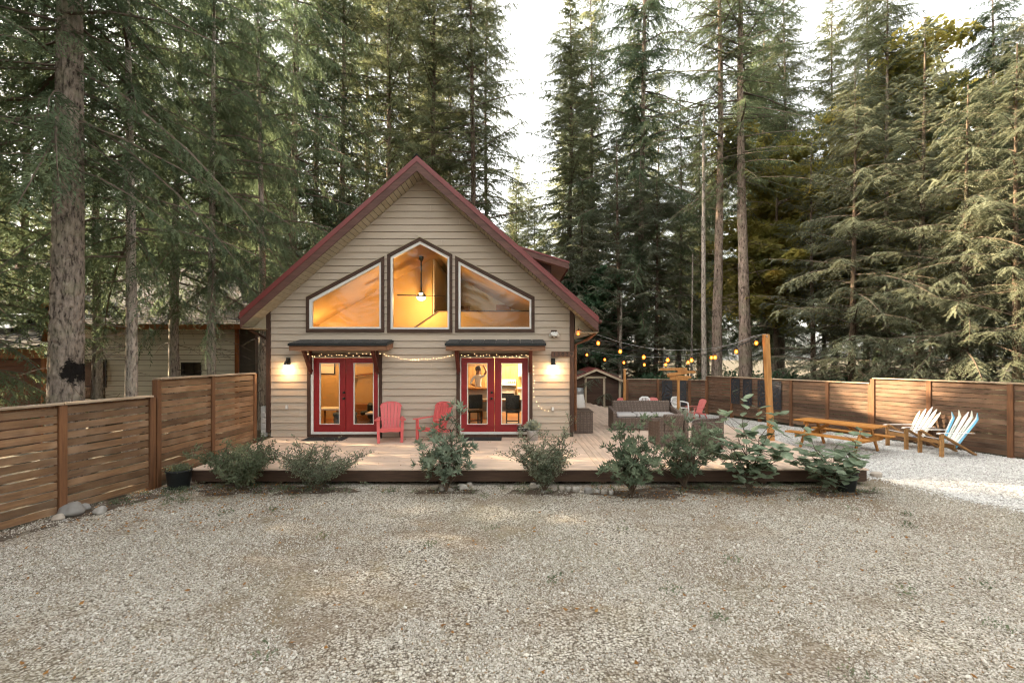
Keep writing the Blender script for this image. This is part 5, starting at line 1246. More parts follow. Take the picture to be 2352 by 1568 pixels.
def conifer(seed, H, zb, L, r0, bark, leaf, whorl=.42, nb=4, droop=.28, el=(-12, 38), step=.16, slen=.55, M=14, ll=.12, lw=.028, hang=.35, dead=0, power=.8, light=False, upt=0.0, flare=.35):
    rg = np.random.RandomState(seed)
    tm, cen = trunk_mesh('trunk', H, r0, .015, bark, seed, flare=flare) if not light else (None, lambda z: (0, 0))
    limbs = MB(); PB, AD, BD, LS = [], [], [], []
    z = zb; br = []
    while z < H - .15:
        t = (z - zb) / (H - zb)
        n = nb if t < .85 else 3
        a0 = rg.rand() * 6.28
        for k in range(n):
            if rg.rand() < .15: continue
            l = L * ((1 - t) ** power) * (.45 + .55 * min(1, (t + .04) / .14)) * rg.uniform(.38, 1.22) + .12
            br.append((z + rg.uniform(-.5, .5) * whorl, a0 + 6.28 * k / n + rg.uniform(-.5, .5), l, t))
        z += whorl * rg.uniform(.7, 1.3) * (1 - .45 * t)
    for z0, az, l, t in br:
        e = math.radians(el[0] + (el[1] - el[0]) * t + rg.uniform(-16, 16)); cx, cy = cen(z0)
        h = np.array([math.cos(az), math.sin(az), 0]); sd = np.array([-h[1], h[0], 0]); dr = droop * rg.uniform(.35, 1.75); sw = rg.uniform(-.12, .12)
        def pt(s):
            s = np.asarray(s)[..., None]
            return np.array([cx, cy, z0]) + h * (s * l * math.cos(e)) + sd * sw * l * s * s + np.array([0, 0, 1]) * (s * l * math.sin(e) - dr * l * s ** 1.8 + upt * l * s ** 4)
        ss = np.array([0, .3, .6, .85, 1.0]); rb = max(.006, .012 * l)
        if not light: limbs.tube(pt(ss), [rb, rb * .75, rb * .5, rb * .3, rb * .12], 3, False)
        ns = max(4, int(l / step)); s = np.clip(.10 + .9 * (np.arange(ns) + rg.rand(ns)) / ns, 0, 1); s = np.concatenate([s, s, [1.0]]); side = np.concatenate([np.ones(ns), -np.ones(ns), [0]])
        p = pt(s); tg = norm(pt(s + .02) - p); ph = np.radians(rg.uniform(35, 75, len(s)))
        a = norm(tg * np.cos(ph)[:, None] + sd * (side * np.sin(ph))[:, None] + np.array([0, 0, -1]) * (hang * rg.uniform(.0, 1.5, len(s)))[:, None])
        b = norm(np.cross(a, np.array([0, 0, 1.0]) + .35 * rg.randn(len(s), 3)))
        PB.append(p); AD.append(a); BD.append(b); LS.append(slen * (.45 + .55 * np.sqrt(np.clip(1.05 - s, 0, 1))) * rg.uniform(.5, 1.3, len(s)) * min(1, .35 + l / 1.6) * rg.uniform(.6, 1.35))
    Pb, A, Bv, Ls = map(np.concatenate, (PB, AD, BD, LS)); N = len(Pb)
    u = (np.arange(M) + .5) / M; sgn = np.where(np.arange(M) % 2 == 0, 1., -1.)
    q = Pb[:, None] + A[:, None] * (u[None, :, None] * Ls[:, None, None]); q[..., 2] -= hang * .8 * Ls[:, None] * u[None] ** 2
    d = norm(A[:, None] * .8 + Bv[:, None] * (sgn * .75)[None, :, None] + np.array([0, 0, -.25]) + .22 * rg.randn(N, M, 3))
    lng = ll * (1.2 - .65 * u)[None] * rg.uniform(.7, 1.25, (N, M)) * np.clip(Ls / slen, .45, 1.1)[:, None]
    ax = A[:, None] * (lw * rg.uniform(.7, 1.2, (N, M)))[..., None]
    V = np.stack([q - ax, q + ax, q + d * lng[..., None]], 2).reshape(-1, 3)
    Fa = np.arange(len(V)).reshape(-1, 3)
    if light: return V
    # bare dead branches under the crown
    for k in range(dead):
        z0 = rg.uniform(zb * .25, zb * 1.15); az = rg.rand() * 6.28; l = rg.uniform(.4, 1.7); cx, cy = cen(z0); h = Vector((math.cos(az), math.sin(az), 0)); p0 = Vector((cx, cy, z0)); e = rg.uniform(-.3, .15)
        p1 = p0 + h * l * .5 + Vector((0, 0, l * e * .5)); p2 = p0 + h * l + Vector((rg.uniform(-.1, .1), rg.uniform(-.1, .1), l * e - .12 * l))
        limbs.tube([p0, p1, p2], [.016, .010, .003], 3, False)
        for j in range(2):
            qd = Vector((rg.uniform(-1, 1), rg.uniform(-1, 1), rg.uniform(-.8, .1))) * .3 * l; limbs.tube([p1, p1 + qd * .6, p1 + qd], [.007, .005, .002], 3, False)
    return dict(trunk=tm, limbs=limbs.mesh('limbs', m_twig), crown=np_mesh('crown', V, Fa, leaf), H=H)
def broadleaf(seed, H, r0, spread, leaf, nleaf=26000, ls=.075, zb=.25, bark=m_barkd):
    rg = np.random.RandomState(seed); tm, cen = trunk_mesh('trunk', H * .75, r0, r0 * .25, bark, seed, 9, 14, .2); limbs = MB(); cl = []
    for k in range(34):
        z0 = H * rg.uniform(zb, .72); az = rg.rand() * 6.28; l = spread * rg.uniform(.45, 1.0) * (1.1 - .5 * z0 / H); cx, cy = cen(z0); p0 = Vector((cx, cy, z0))
        up = rg.uniform(.2, .8) * l; p1 = p0 + Vector((math.cos(az) * l * .5, math.sin(az) * l * .5, up * .6)); p2 = p0 + Vector((math.cos(az) * l, math.sin(az) * l, up))
        limbs.tube([p0, p1, p2], [r0 * .3, r0 * .16, r0 * .05], 4, False)
        for j in range(5):
            w_ = rg.uniform(.35, 1); c = p0.lerp(p2, w_) + Vector(rg.randn(3) * .35 * spread * .35); cl.append((*c, rg.uniform(.25, .6) * spread * .32))
            limbs.tube([p0.lerp(p2, w_ * .8), c], [.012, .004], 3, False)
    cl = np.array(cl); idx = rg.randint(0, len(cl), nleaf); c = cl[idx]
    p = c[:, :3] + norm(rg.randn(nleaf, 3)) * (c[:, 3] * rg.rand(nleaf) ** .4)[:, None] * np.array([1.25, 1.25, .7])
    a = norm(rg.randn(nleaf, 3) * np.array([1, 1, .5])); b = norm(np.cross(a, rg.randn(nleaf, 3) * .5 + np.array([0, 0, 1]))); s = (ls * rg.uniform(.5, 1.2, nleaf))[:, None]
    V = np.stack([p - a * s, p + b * s * .62, p + a * s * 1.1, p - b * s * .62], 1).reshape(-1, 3)
    return dict(trunk=tm, limbs=limbs.mesh('limbs', m_twig), crown=np_mesh('crown', V, np.arange(len(V)).reshape(-1, 4), leaf), H=H)
VAR = {
 'cedarA': conifer(11, 24, 2.6, 4.2, .20, m_bark, m_leafs['cedar'], whorl=.42, nb=5, droop=.36, el=(-2, 32), step=.13, slen=.58, M=15, ll=.16, lw=.029, hang=.60, power=.62),
 'cedarB': conifer(12, 17, 4.7, 3.6, .17, m_barkg, m_leafs['cedar'], whorl=.48, nb=5, droop=.44, el=(-6, 32), step=.14, slen=.56, M=14, ll=.16, lw=.027, hang=.70, dead=16, power=.5),
 'hemA': conifer(13, 26, 4.0, 3.8, .20, m_bark, m_leafs['hem'], whorl=.42, nb=6, droop=.22, el=(-6, 36), step=.14, slen=.52, M=14, ll=.15, lw=.029, hang=.45, dead=16, power=.62),
 'hemB': conifer(14, 26, 5.5, 3.4, .19, m_barkd, m_leafs['hem'], whorl=.44, nb=6, droop=.15, el=(-12, 40), step=.14, slen=.50, M=14, ll=.15, lw=.028, hang=.38, dead=22, power=.66),
 'firA': conifer(15, 27, 10.5, 3.8, .27, m_bark, m_leafs['fir'], whorl=.46, nb=5, droop=.16, el=(-18, 36), step=.15, slen=.48, M=12, ll=.14, lw=.026, hang=.35, dead=50, power=.55),
 'lowA': conifer(16, 15, .5, 4.0, .17, m_barkd, m_leafs['low'], whorl=.42, nb=5, droop=.25, el=(2, 38), step=.14, slen=.60, M=16, ll=.16, lw=.026, hang=.45, power=.6),
 'lowB': conifer(17, 12, .4, 3.3, .15, m_barkd, m_leafs['low'], whorl=.38, nb=5, droop=.32, el=(-2, 38), step=.14, slen=.58, M=16, ll=.16, lw=.026, hang=.55, power=.65),
 'lowC': conifer(22, 14, .8, 3.2, .15, m_barkd, m_leafs['low'], whorl=.44, nb=5, droop=.12, el=(6, 42), step=.14, slen=.52, M=14, ll=.15, lw=.026, hang=.30, power=.7),
 'maple': broadleaf(18, 16, .16, 4.2, m_leafs['maple'], 40000, .13),
 'green': broadleaf(19, 8.5, .10, 2.8, m_leafs['green'], 24000, .11, .1),
}
def plant(var, label, px, d, s=1.0, rz=None, name='conifer_tree', group=None, z=-.02, sxy=None):
    x = (px - 1176) * d / F
    t = thing(name, label, 'tree', (x, d, z), random.uniform(0, 6.28) if rz is None else rz, group); k = s if sxy is None else sxy; t.scale = (k, k, s)
    v = VAR[var]
    for nm in ('trunk', 'limbs', 'crown'):
        o = inst(nm, v[nm], t)
        if nm != 'trunk': o['kind'] = 'stuff'
    return t
# the big fir behind the low fence: its own bark relief
def big_fir():
    H, n, seg = 26, 120, 620; rg = np.random.RandomState(5)
    z = np.concatenate([np.linspace(-.3, 11, seg - 30), np.linspace(11.3, H, 30)]); r = .325 * (1 - np.clip(z, 0, None) / H * .75) + .12 * np.exp(-np.clip(z, 0, None) / .6)
    a = np.linspace(0, 2 * np.pi, n, endpoint=False); Z, A_ = np.meshgrid(z, a, indexing='ij')
    def pn(fa, fz, sd): # periodic ridged noise
        rg2 = np.random.RandomState(sd); T = rg2.rand(256, fa); x = A_ / (2 * np.pi) * fa + .35 * np.sin(Z * 2.1 + A_ * 3); y = Z * fz
        xi = np.floor(x).astype(int); yi = np.floor(y).astype(int); fx = x - xi; fy = y - yi; fx = fx * fx * (3 - 2 * fx); fy = fy * fy * (3 - 2 * fy)
        g_ = lambda i, j: T[j % 256, i % fa]
        return g_(xi, yi) * (1 - fx) * (1 - fy) + g_(xi + 1, yi) * fx * (1 - fy) + g_(xi, yi + 1) * (1 - fx) * fy + g_(xi + 1, yi + 1) * fx * fy
    rid = 1 - np.abs(pn(26, 3.2, 1) * 2 - 1); rid2 = pn(52, 9, 2); disp = -.030 * np.clip((rid - .72) / .28, 0, 1) + .016 * (rid2 - .5) + .008 * (pn(60, 30, 3) - .5)
    burn = np.exp(-(((A_ - 6.08) / .42) ** 2 + ((Z - 2.6) / .42) ** 2) ** 1.3)
    rr = r[:, None] + disp * np.clip(1.25 - Z / 22, .5, 1) - .05 * burn
    V = np.stack([rr * np.cos(A_) + .12 * np.sin(Z * .12), rr * np.sin(A_), Z], 2).reshape(-1, 3)
    i = np.arange(seg - 1)[:, None] * n; k = np.arange(n)[None]; Fq = np.stack([i + k, i + (k + 1) % n, i + n + (k + 1) % n, i + n + k], 2).reshape(-1, 4)
    def burnt(t, col):
        tc = t.nodes.new('ShaderNodeTexCoord'); dm_ = t.nodes.new('ShaderNodeVectorMath'); dm_.operation = 'DISTANCE'; dm_.inputs[1].default_value = (.44, -.08, 2.6)
        n_ = noise(t, tc.outputs['Object'], 5, 5, .7); ad = t.nodes.new('ShaderNodeMath'); ad.operation = 'MULTIPLY_ADD'; ad.inputs[1].default_value = .75
        t.links.new(tc.outputs['Object'], dm_.inputs[0]); t.links.new(n_, ad.inputs[0]); t.links.new(dm_.outputs['Value'], ad.inputs[2])
        f = ramp(t, ad.outputs[0], [(.0, (1, 1, 1)), (.68, (1, 1, 1)), (.74, (0, 0, 0))]); return mixc(t, f, col, (.012, .010, .009))
    mb_ = barkm('big_fir_bark', (.245, .20, .165), (.145, .115, .095), (.22, .205, .14), 1.0, burnt)
    v = conifer(21, H, 8.0, 4.4, .3, mb_, m_leafs['cedar'], whorl=.42, nb=5, droop=.42, el=(-16, 35), step=.14, slen=.56, M=14, ll=.16, lw=.027, hang=.65, dead=8, power=.6)
    v['trunk'] = np_mesh('trunk', V, Fq, mb_, True); VAR['big'] = v
big_fir()
LT = 'trees on the left'; MT = 'trees behind the cabin'; RT = 'trees on the right'
plant('big', 'thick scaly trunk fir with a black scar behind the low left fence', 148, 10.4, .85, R(0), sxy=1.0)
plant('cedarB', 'slender pale trunk cedar second from the left behind the fence', 300, 12.0, 1.0, R(30), sxy=.92)
plant('cedarB', 'thin trunk cedar in front of the neighbour house right corner', 487, 15.0, 1.0, R(190), sxy=.9)
plant('cedarB', 'grey trunk cedar rising just left of the cabin eave', 603, 17.2, 1.08, R(100), sxy=.95)
for px, d, var, s, lab in (
  (-75, 12.0, 'cedarA', .8, 'drooping cedar cut off by the left edge of the picture'),
  (45, 16.0, 'hemA', .9, 'hemlock behind the garage roof at the far left'),
  (222, 16.3, 'cedarB', 1.15, 'dark cedar between the thick trunk and the slender trunk'),
  (400, 16.4, 'cedarB', 1.2, 'dark dense cedar over the neighbour roof'),
  (556, 22.5, 'cedarA', 1.05, 'dense dark cedar left of the cabin roof'),
  (330, 28.5, 'cedarA', 1.25, 'tall cedar behind the neighbour house'),
  (470, 28.0, 'hemA', 1.05, 'thin tall hemlock far behind the left cedars'),
):
    plant(var, lab, px, d, s * (.82 if d < 23 else .92), group=LT, sxy=s * .92)
for px, d, var, s, lab in (
  (672, 25.5, 'cedarA', 1.15, 'tall cedar just left of the cabin ridge slope'),
  (780, 29.0, 'hemA', 1.1, 'pale green hemlock above the middle of the left roof slope'),
  (890, 31.0, 'hemA', 1.15, 'hemlock just left of the roof peak'),
  (728, 28.5, 'cedarA', 1.05, 'drooping cedar above the left roof slope'),
  (838, 33.0, 'cedarA', 1.1, 'pale drooping cedar further behind the left roof slope'),
  (945, 35.0, 'hemA', 1.05, 'hemlock directly behind the roof peak'),
  (990, 31.0, 'hemB', 1.1, 'dark trunk hemlock right of the roof peak'),
  (1085, 30.0, 'hemB', 1.12, 'tall hemlock with a straight bare trunk at the left edge of the sky gap'),
  (1030, 37.0, 'hemA', 1.0, 'hemlock far behind the roof peak'),
  (1122, 35.0, 'hemA', 1.0, 'hemlock filling the left side of the sky gap'),
  (1352, 34.0, 'hemA', .95, 'hemlock close behind the dormer'),
  (1305, 31.0, 'hemB', .98, 'spire topped hemlock at the right edge of the sky gap'),
  (1474, 30.0, 'cedarA', 1.18, 'tall narrow cedar left of the pair of bare trunks'),
  (1425, 26.5, 'lowC', 1.05, 'dense dark young cedar behind the shed'),
  (1505, 27.0, 'lowA', .85, 'dense dark young cedar behind the arrow signs'),
  (1330, 29.0, 'lowB', 1.1, 'young cedar rising behind the cabin dormer')):
    plant(var, lab, px, d, s * (1.0 if 'low' in var or 'spire' in lab else 1.28), group=MT, sxy=s * (1.35 if 'spire' in lab else 1.12))
plant('green', 'leafy green broadleaf tree hanging over the shed roof', 1350, 28.5, 1.1, name='broadleaf_tree')
plant('green', 'low leafy broadleaf bush between the shed and the cabin corner', 1395, 30.0, .85, name='broadleaf_tree')
plant('firA', 'tall reddish fir trunk, left of the pair beside the light post', 1645, 23.0, 1.0, R(10))
plant('firA', 'tall greyish fir trunk, right of the pair beside the light post', 1712, 22.6, 1.04, R(200), sxy=1.15)
for px, d, var, s, lab in (
  (1560, 33.0, 'hemA', .8, 'pale hemlock in the gap left of the bare trunks'),
  (1795, 29.0, 'hemA', 1.0, 'hemlock behind and right of the pair of bare trunks'),
  (1870, 21.8, 'lowC', .9, 'young cedar behind the picnic table fence, nearest the light post'),
  (1955, 19.5, 'lowA', .95, 'young cedar with spreading fronds behind the right fence corner'),
  (2035, 22.0, 'hemA', .85, 'hemlock rising above the young cedars on the right'),
  (2110, 18.4, 'lowC', 1.1, 'broad young cedar behind the white ski chair'),
  (2215, 16.8, 'lowB', 1.0, 'low young cedar behind the blue ski chair'),
  (2275, 20.0, 'cedarA', .8, 'taller cedar with a reddish trunk near the right edge'),
  (2340, 15.6, 'lowA', .85, 'young cedar cut by the right edge of the picture'),
  (2430, 17.5, 'lowA', 1.1, 'cedar outside the right edge reaching into the picture'),
  (1915, 30.0, 'hemB', 1.0, 'tall thin hemlock behind the yellow maple'),
  (1760, 33.0, 'cedarA', 1.15, 'tall cedar further back right of the pair of bare trunks'),
  (1990, 27.0, 'hemA', 1.0, 'tall hemlock above the picnic table fence')):
    plant(var, lab, px, d, s, group=RT)
plant('maple', 'yellow green maple behind the right fence', 1890, 26.0, .95, name='broadleaf_tree', group='yellowing maples')
plant('maple', 'golden maple filling the upper right corner', 2200, 23.0, 1.25, name='broadleaf_tree', group='yellowing maples')
plant('maple', 'golden maple above the right fence corner', 2040, 26.0, 1.25, name='broadleaf_tree', group='yellowing maples')
plant('maple', 'yellow maple beside the greyish fir trunk', 1790, 25.0, 1.05, name='broadleaf_tree', group='yellowing maples')
plant('maple', 'golden maple at the right edge behind the cedars', 2400, 22.0, 1.15, name='broadleaf_tree', group='yellowing maples')
# bare snags
def snag(label, px, d, z1, r0, seed):
    x = (px - 1176) * d / F; t = thing('bare_trunk', label, 'tree', (x, d, 0)); me, cen = trunk_mesh('trunk', z1, r0, r0 * .45, m_barkg, seed, 10, 24, .05, .2); inst('trunk', me, t)
    rg = np.random.RandomState(seed); mb = MB()
    for k in range(26):
        z0 = rg.uniform(z1 * .3, z1); az = rg.rand() * 6.28; l = rg.uniform(.2, .9); cx, cy = cen(z0); p = Vector((cx, cy, z0)); mb.tube([p, p + Vector((math.cos(az), math.sin(az), -.1)) * l], [.012, .003], 3, False)
    mb.build('limbs', m_twig, t)['kind'] = 'stuff'
snag('pale bare dead trunk just left of the pair of fir trunks', 1618, 22.8, 14.5, .135, 3)
snag('thin pale bare trunk behind the arrow signs', 1587, 25.5, 8.0, .07, 4)
snag('thin reddish bare trunk behind the light post at the shed', 1424, 26.0, 6.0, .12, 6)
# far wood plus unseen trees round the yard: one mass, instanced on points
def far_wood():
    rg = np.random.RandomState(8); pts = []
    for k in range(80):
        d = rg.uniform(37, 66); px = rg.uniform(-150, 2520); s = rg.uniform(.95, 1.25)
        if 1100 < px < 1290: s *= .66 if d < 50 else .82
        elif 1520 < px < 1640: s *= .75
        pts.append(((px - 1176) * d / F, d, s, rg.randint(3)))
    for k in range(22):      # behind the camera
        pts.append((rg.uniform(-30, 30), rg.uniform(-36, -14), rg.uniform(.85, 1.1), rg.randint(2)))
    # left of the drive, outside the picture: unseen trees placed to shade the gravel
    for x, y, s, i in ((-17, 1, 1.0, 0), (-21, 4.5, 1.1, 1), (-16, -4, 1.0, 0), (-24, -1, 1.0, 1), (-20, -8, 1.0, 0), (-28, 3, 1.0, 1), (-19, 7.6, .85, 0), (-26, 8.5, 1.0, 1), (-15, -10, 1.0, 0), (-24, -12, 1.0, 1), (-12.5, 2.5, .7, 1), (-18, 13, .85, 3), (-20.5, 10.2, .9, 3), (-25, 12, 1.0, 3), (-14.5, 9.0, .8, 3), (-16.5, 5.5, .8, 0), (-31, 13.5, 1.0, 3), (-29, 11.5, 1.1, 3), (-19.5, 15.8, 1.0, 3), (-23, 12.3, 1.0, 3), (-13.5, 6.8, .75, 3), (-17.5, 8.2, .72, 1), (-15, 4, .75, 1), (-22, 7, .9, 1), (-19, 3, .9, 1)):
        pts.append((x, y, s, i))
    # and to the right, outside the picture
    for x, y, s, i in ((19, 12, .9, 0), (22, 7, 1.0, 1), (20, 1, 1.0, 0), (24, -6, 1.0, 1), (18, -9, .9, 0)):
        pts.append((x, y, s, i))
    pts = np.array(pts); me = bpy.data.meshes.new('far_wood'); me.vertices.add(len(pts))
    me.vertices.foreach_set('co', np.stack([pts[:, 0], pts[:, 1], pts[:, 0] * 0 - .05], 1).astype(np.float32).ravel())
    for nm, v in (('size', pts[:, 2]), ('spin', rg.rand(len(pts)) * 6.28)): me.attributes.new(nm, 'FLOAT', 'POINT').data.foreach_set('value', v.astype(np.float32))
    me.attributes.new('kind_no', 'INT', 'POINT').data.foreach_set('value', pts[:, 3].astype(np.int32))
    ng = bpy.data.node_groups.new('far_wood_nodes', 'GeometryNodeTree'); ng.interface.new_socket('Geometry', in_out='INPUT', socket_type='NodeSocketGeometry'); ng.interface.new_socket('Geometry', in_out='OUTPUT', socket_type='NodeSocketGeometry')
    N = ng.nodes; L = ng.links; gi = N.new('NodeGroupInput'); go = N.new('NodeGroupOutput'); jn = N.new('GeometryNodeJoinGeometry')
    na = {}
    for nm, ty in (('size', 'FLOAT'), ('spin', 'FLOAT'), ('kind_no', 'INT')):
        na[nm] = N.new('GeometryNodeInputNamedAttribute'); na[nm].data_type = ty; na[nm].inputs[0].default_value = nm
    cx = N.new('ShaderNodeCombineXYZ'); L.new(na['spin'].outputs[0], cx.inputs[2])
    for i, var in enumerate(('hemA', 'cedarA', 'hemB', 'firA')):
        eq = N.new('FunctionNodeCompare'); eq.data_type = 'INT'; eq.operation = 'EQUAL'; eq.inputs[3].default_value = i; L.new(na['kind_no'].outputs[0], eq.inputs[2])
        for part in ('crown', 'trunk'):
            src = next(o for o in C.objects if o.data is VAR[var][part]); oi = N.new('GeometryNodeObjectInfo'); oi.transform_space = 'ORIGINAL'; oi.inputs['Object'].default_value = src; oi.inputs['As Instance'].default_value = True
            ip = N.new('GeometryNodeInstanceOnPoints'); L.new(gi.outputs[0], ip.inputs['Points']); L.new(eq.outputs[0], ip.inputs['Selection']); L.new(oi.outputs['Geometry'], ip.inputs['Instance'])
            L.new(cx.outputs[0], ip.inputs['Rotation']); L.new(na['size'].outputs[0], ip.inputs['Scale']); L.new(ip.outputs[0], jn.inputs[0])
    L.new(jn.outputs[0], go.inputs[0])
    o = inst('far_wood', me); o.modifiers.new('trees', 'NODES').node_group = ng; tag(o, 'mass of distant conifers, with unseen trees around the yard that shade it', 'woods', kind='stuff')
far_wood()
# understory along the back
def bushes():
    rg = np.random.RandomState(12); n = 60000; c = []
    for k in range(150):
        px = rg.uniform(1330, 2500); d = (rg.uniform(27.5, 31) if px < 1450 else rg.uniform(23, 30)) if px < 1900 else rg.uniform(17.5, 26)
        c.append(((px - 1176) * d / F, d, rg.uniform(.2, 1.3), rg.uniform(.5, 1.1)))
    for k in range(60):
        c.append((rg.uniform(-20, -7.6), rg.uniform(19, 30), rg.uniform(.2, 1.0), rg.uniform(.5, 1.0)))
    c = np.array(c); idx = rg.randint(0, len(c), n); q = c[idx]
    p = q[:, :3] + norm(rg.randn(n, 3)) * (q[:, 3] * rg.rand(n) ** .45)[:, None] * np.array([1.2, 1.2, .8]); p[:, 2] = np.abs(p[:, 2])
    a = norm(rg.randn(n, 3)); b = norm(np.cross(a, rg.randn(n, 3))); s = (.11 * rg.uniform(.4, 1.2, n))[:, None]
    V = np.stack([p - a * s, p + b * s * .5, p + a * s, p - b * s * .5], 1).reshape(-1, 3)
    tag(inst('undergrowth', np_mesh('undergrowth', V, np.arange(len(V)).reshape(-1, 4), m_leafs['green'])), 'green undergrowth along the edge of the wood', 'undergrowth', kind='stuff')
bushes()
# ------------------------------------------------------------------ shrubs, pots, stones
m_fine = leafm('fine_leaf', (.22, .24, .17), (.10, .125, .085), .35, 3.0, .0, c3=(.26, .24, .14))
m_fine2 = leafm('olive_leaf', (.17, .195, .125), (.07, .09, .055), .35, 2.5, .0, c3=(.28, .17, .07))
m_rho = leafm('rhododendron_leaf', (.22, .26, .19), (.10, .135, .095), .28, 3.5, .0, .45, c3=(.27, .29, .19))
m_rhod = leafm('dark_leaf', (.165, .20, .13), (.07, .095, .062), .25, 3.5, .0, .4, c3=(.16, .19, .11))
m_broad = leafm('ovate_leaf', (.25, .30, .215), (.14, .185, .125), .35, 2.0, .28, .5, c3=(.30, .34, .23))
m_dusty = leafm('dusty_leaf', (.42, .44, .36), (.28, .31, .25), .3, 6, .0)
m_stem = mat('stem', (.12, .085, .06), (.07, .05, .035), 9, rough=.9)
def leaf_cards(P_, A_, B_n, ln, wd, fold=.25):
    """pointed folded leaves: base, left, tip, right with a raised midrib"""
    n = len(P_); N_ = norm(np.cross(A_, B_n)); ln = ln[:, None]; wd = wd[:, None]
    base = P_; tip = P_ + A_ * ln - N_ * ln * .12; mid = P_ + A_ * ln * .5 + N_ * wd * .0
    l = P_ + A_ * ln * .45 + B_n * wd + N_ * wd * fold; r = P_ + A_ * ln * .45 - B_n * wd + N_ * wd * fold
    V = np.stack([base, l, mid, r, tip], 1).reshape(-1, 3); k = np.arange(n)[:, None] * 5
    Fa = np.concatenate([k + [0, 1, 2], k + [0, 2, 3], k + [1, 4, 2], k + [2, 4, 3]]); return V, Fa
def shrub(label, px, d, h, r, kind, nst, seed, leafmat, group=None, z0=0.0, tall=None, nleaf=3000, name='shrub', lsz=1.0, lean=0.0):
    rg = np.random.RandomState(seed); x = (px - 1176) * d / F; t = thing(name, label, 'shrub', (x, d, z0), 0, group); st = MB(); tips = []; along = []
    for k in range(nst):
        az = 6.28 * k / nst + rg.uniform(-.4, .4); rad = r * rg.uniform(.35, 1.0); hh = h * rg.uniform(.55, 1.0) * (1 - .35 * (rad / r) ** 2)
        if tall and k < len(tall): rad, az, hh = tall[k]
        n = 7; ss = np.linspace(0, 1, n); bend = rg.uniform(.9, 1.7)
        pts = [Vector((math.cos(az) * rad * s ** bend + .05 * rg.randn() * s + lean * s * s, math.sin(az) * rad * .75 * s ** bend + .03 * rg.randn() * s, hh * s ** .85)) for s in ss]
        st.tube(pts, list(.013 * (1 - .75 * ss)), 5, False); tips.append((pts[-1], (pts[-1] - pts[-2]).normalized()))
        for s_i in range(2, n):
            along.append((pts[s_i - 1], pts[s_i]))
            for b in range(2 if kind != 'broad' else 1):
                a2 = rg.rand() * 6.28; l = rg.uniform(.12, .32) * min(1, r / .6); q = pts[s_i] + Vector((math.cos(a2) * l, math.sin(a2) * l, l * rg.uniform(.1, .9)))
                st.tube([pts[s_i], pts[s_i].lerp(q, .6) + Vector((0, 0, .02)), q], [.006, .004, .002], 4, False); tips.append((q, (q - pts[s_i]).normalized())); along.append((pts[s_i], q))
    sm = st.build('stems', m_stem, t); sm['kind'] = 'stuff'
    if kind == 'fine':
        ab = np.array([(*a, *b) for a, b in along]); i = rg.randint(0, len(ab), nleaf); u = rg.rand(nleaf, 1) ** .7
        p = ab[i, :3] * (1 - u) + ab[i, 3:] * u + rg.randn(nleaf, 3) * .028; a = norm(rg.randn(nleaf, 3) + np.array([0, 0, .4])); b = norm(np.cross(a, rg.randn(nleaf, 3)))
        V, Fa = leaf_cards(p, a, b, .036 * lsz * rg.uniform(.6, 1.25, nleaf), .011 * lsz * rg.uniform(.7, 1.2, nleaf))
    elif kind == 'rhodo':
        Pp, Aa, Bb, Ll, Ww = [], [], [], [], []
        for q, dr in tips:
            n = rg.randint(7, 11); dr = Vector(dr + Vector((0, 0, .5))).normalized(); e1_ = dr.orthogonal().normalized(); e2_ = dr.cross(e1_)
            for ring, (m_, tilt) in enumerate(((n, .25), (4, .9))):
                for j in range(m_):
                    g_ = 6.28 * j / m_ + rg.uniform(-.3, .3); rd = e1_ * math.cos(g_) + e2_ * math.sin(g_); a = (rd + dr * (tilt + rg.uniform(-.25, .25))).normalized(); b = a.cross(dr).normalized()
                    Pp.append(q - dr * rg.uniform(0, .05)); Aa.append(a); Bb.append(b); Ll.append(.105 * lsz * rg.uniform(.65, 1.2)); Ww.append(.0165 * lsz * rg.uniform(.8, 1.2))
        V, Fa = leaf_cards(np.array(Pp), np.array(Aa), np.array(Bb), np.array(Ll), np.array(Ww), .3)
    if kind != 'broad':
        o = inst('leaves', np_mesh('leaves', V, Fa, leafmat), t); o['kind'] = 'stuff'
    else:
        A1 = np.array([[1., 0, 0]]); pr = [(0, 0), (.18, .26), (.45, .36), (.72, .27), (1.0, 0)]
        V = [(u, 0, -.10 * u * u) for u, w_ in pr] + [(u, w_, .10 * w_ - .10 * u * u) for u, w_ in pr[1:4]] + [(u, -w_, .10 * w_ - .10 * u * u) for u, w_ in pr[1:4]]
        Fl = [(0, 1, 5), (1, 2, 6, 5), (2, 3, 7, 6), (3, 4, 7), (0, 8, 1), (1, 8, 9, 2), (2, 9, 10, 3), (3, 10, 4)]
        me = MB().add(V, Fl, True).mesh('leaf', leafmat); c = 0
        spots = []
        for q, dr in tips:
            for j in range(6): spots.append((q, 6.28 * j / 6 + rg.uniform(-.3, .3), rg.uniform(-.1, .6), 1.0))
        for a, b in along:
            for j in range(2): 
                p = a.lerp(b, rg.rand()); g_ = rg.rand() * 6.28
                spots.append((p, g_, rg.uniform(-.35, .25), rg.uniform(.7, 1.15))); spots.append((p, g_ + 3.14, rg.uniform(-.35, .25), rg.uniform(.7, 1.15)))
        spots = [spots[i] for i in rg.permutation(len(spots))]
        for p, g_, el_, s_ in spots[:300]:
            k = .125 * lsz * s_ * rg.uniform(.7, 1.2); inst('leaf', me, t, p, (rg.uniform(-.4, .4), -el_, g_), (k, k, k))
    return t
shrub('sprawling fine leaved shrub at the left end of the deck', 560, 9.15, .98, .95, 'fine', 26, 41, m_fine2, nleaf=9000, lsz=1.45)
shrub('arching fine leaved shrub second from the left before the deck', 722, 9.15, .95, .88, 'fine', 26, 42, m_fine, nleaf=7000, lsz=1.15)
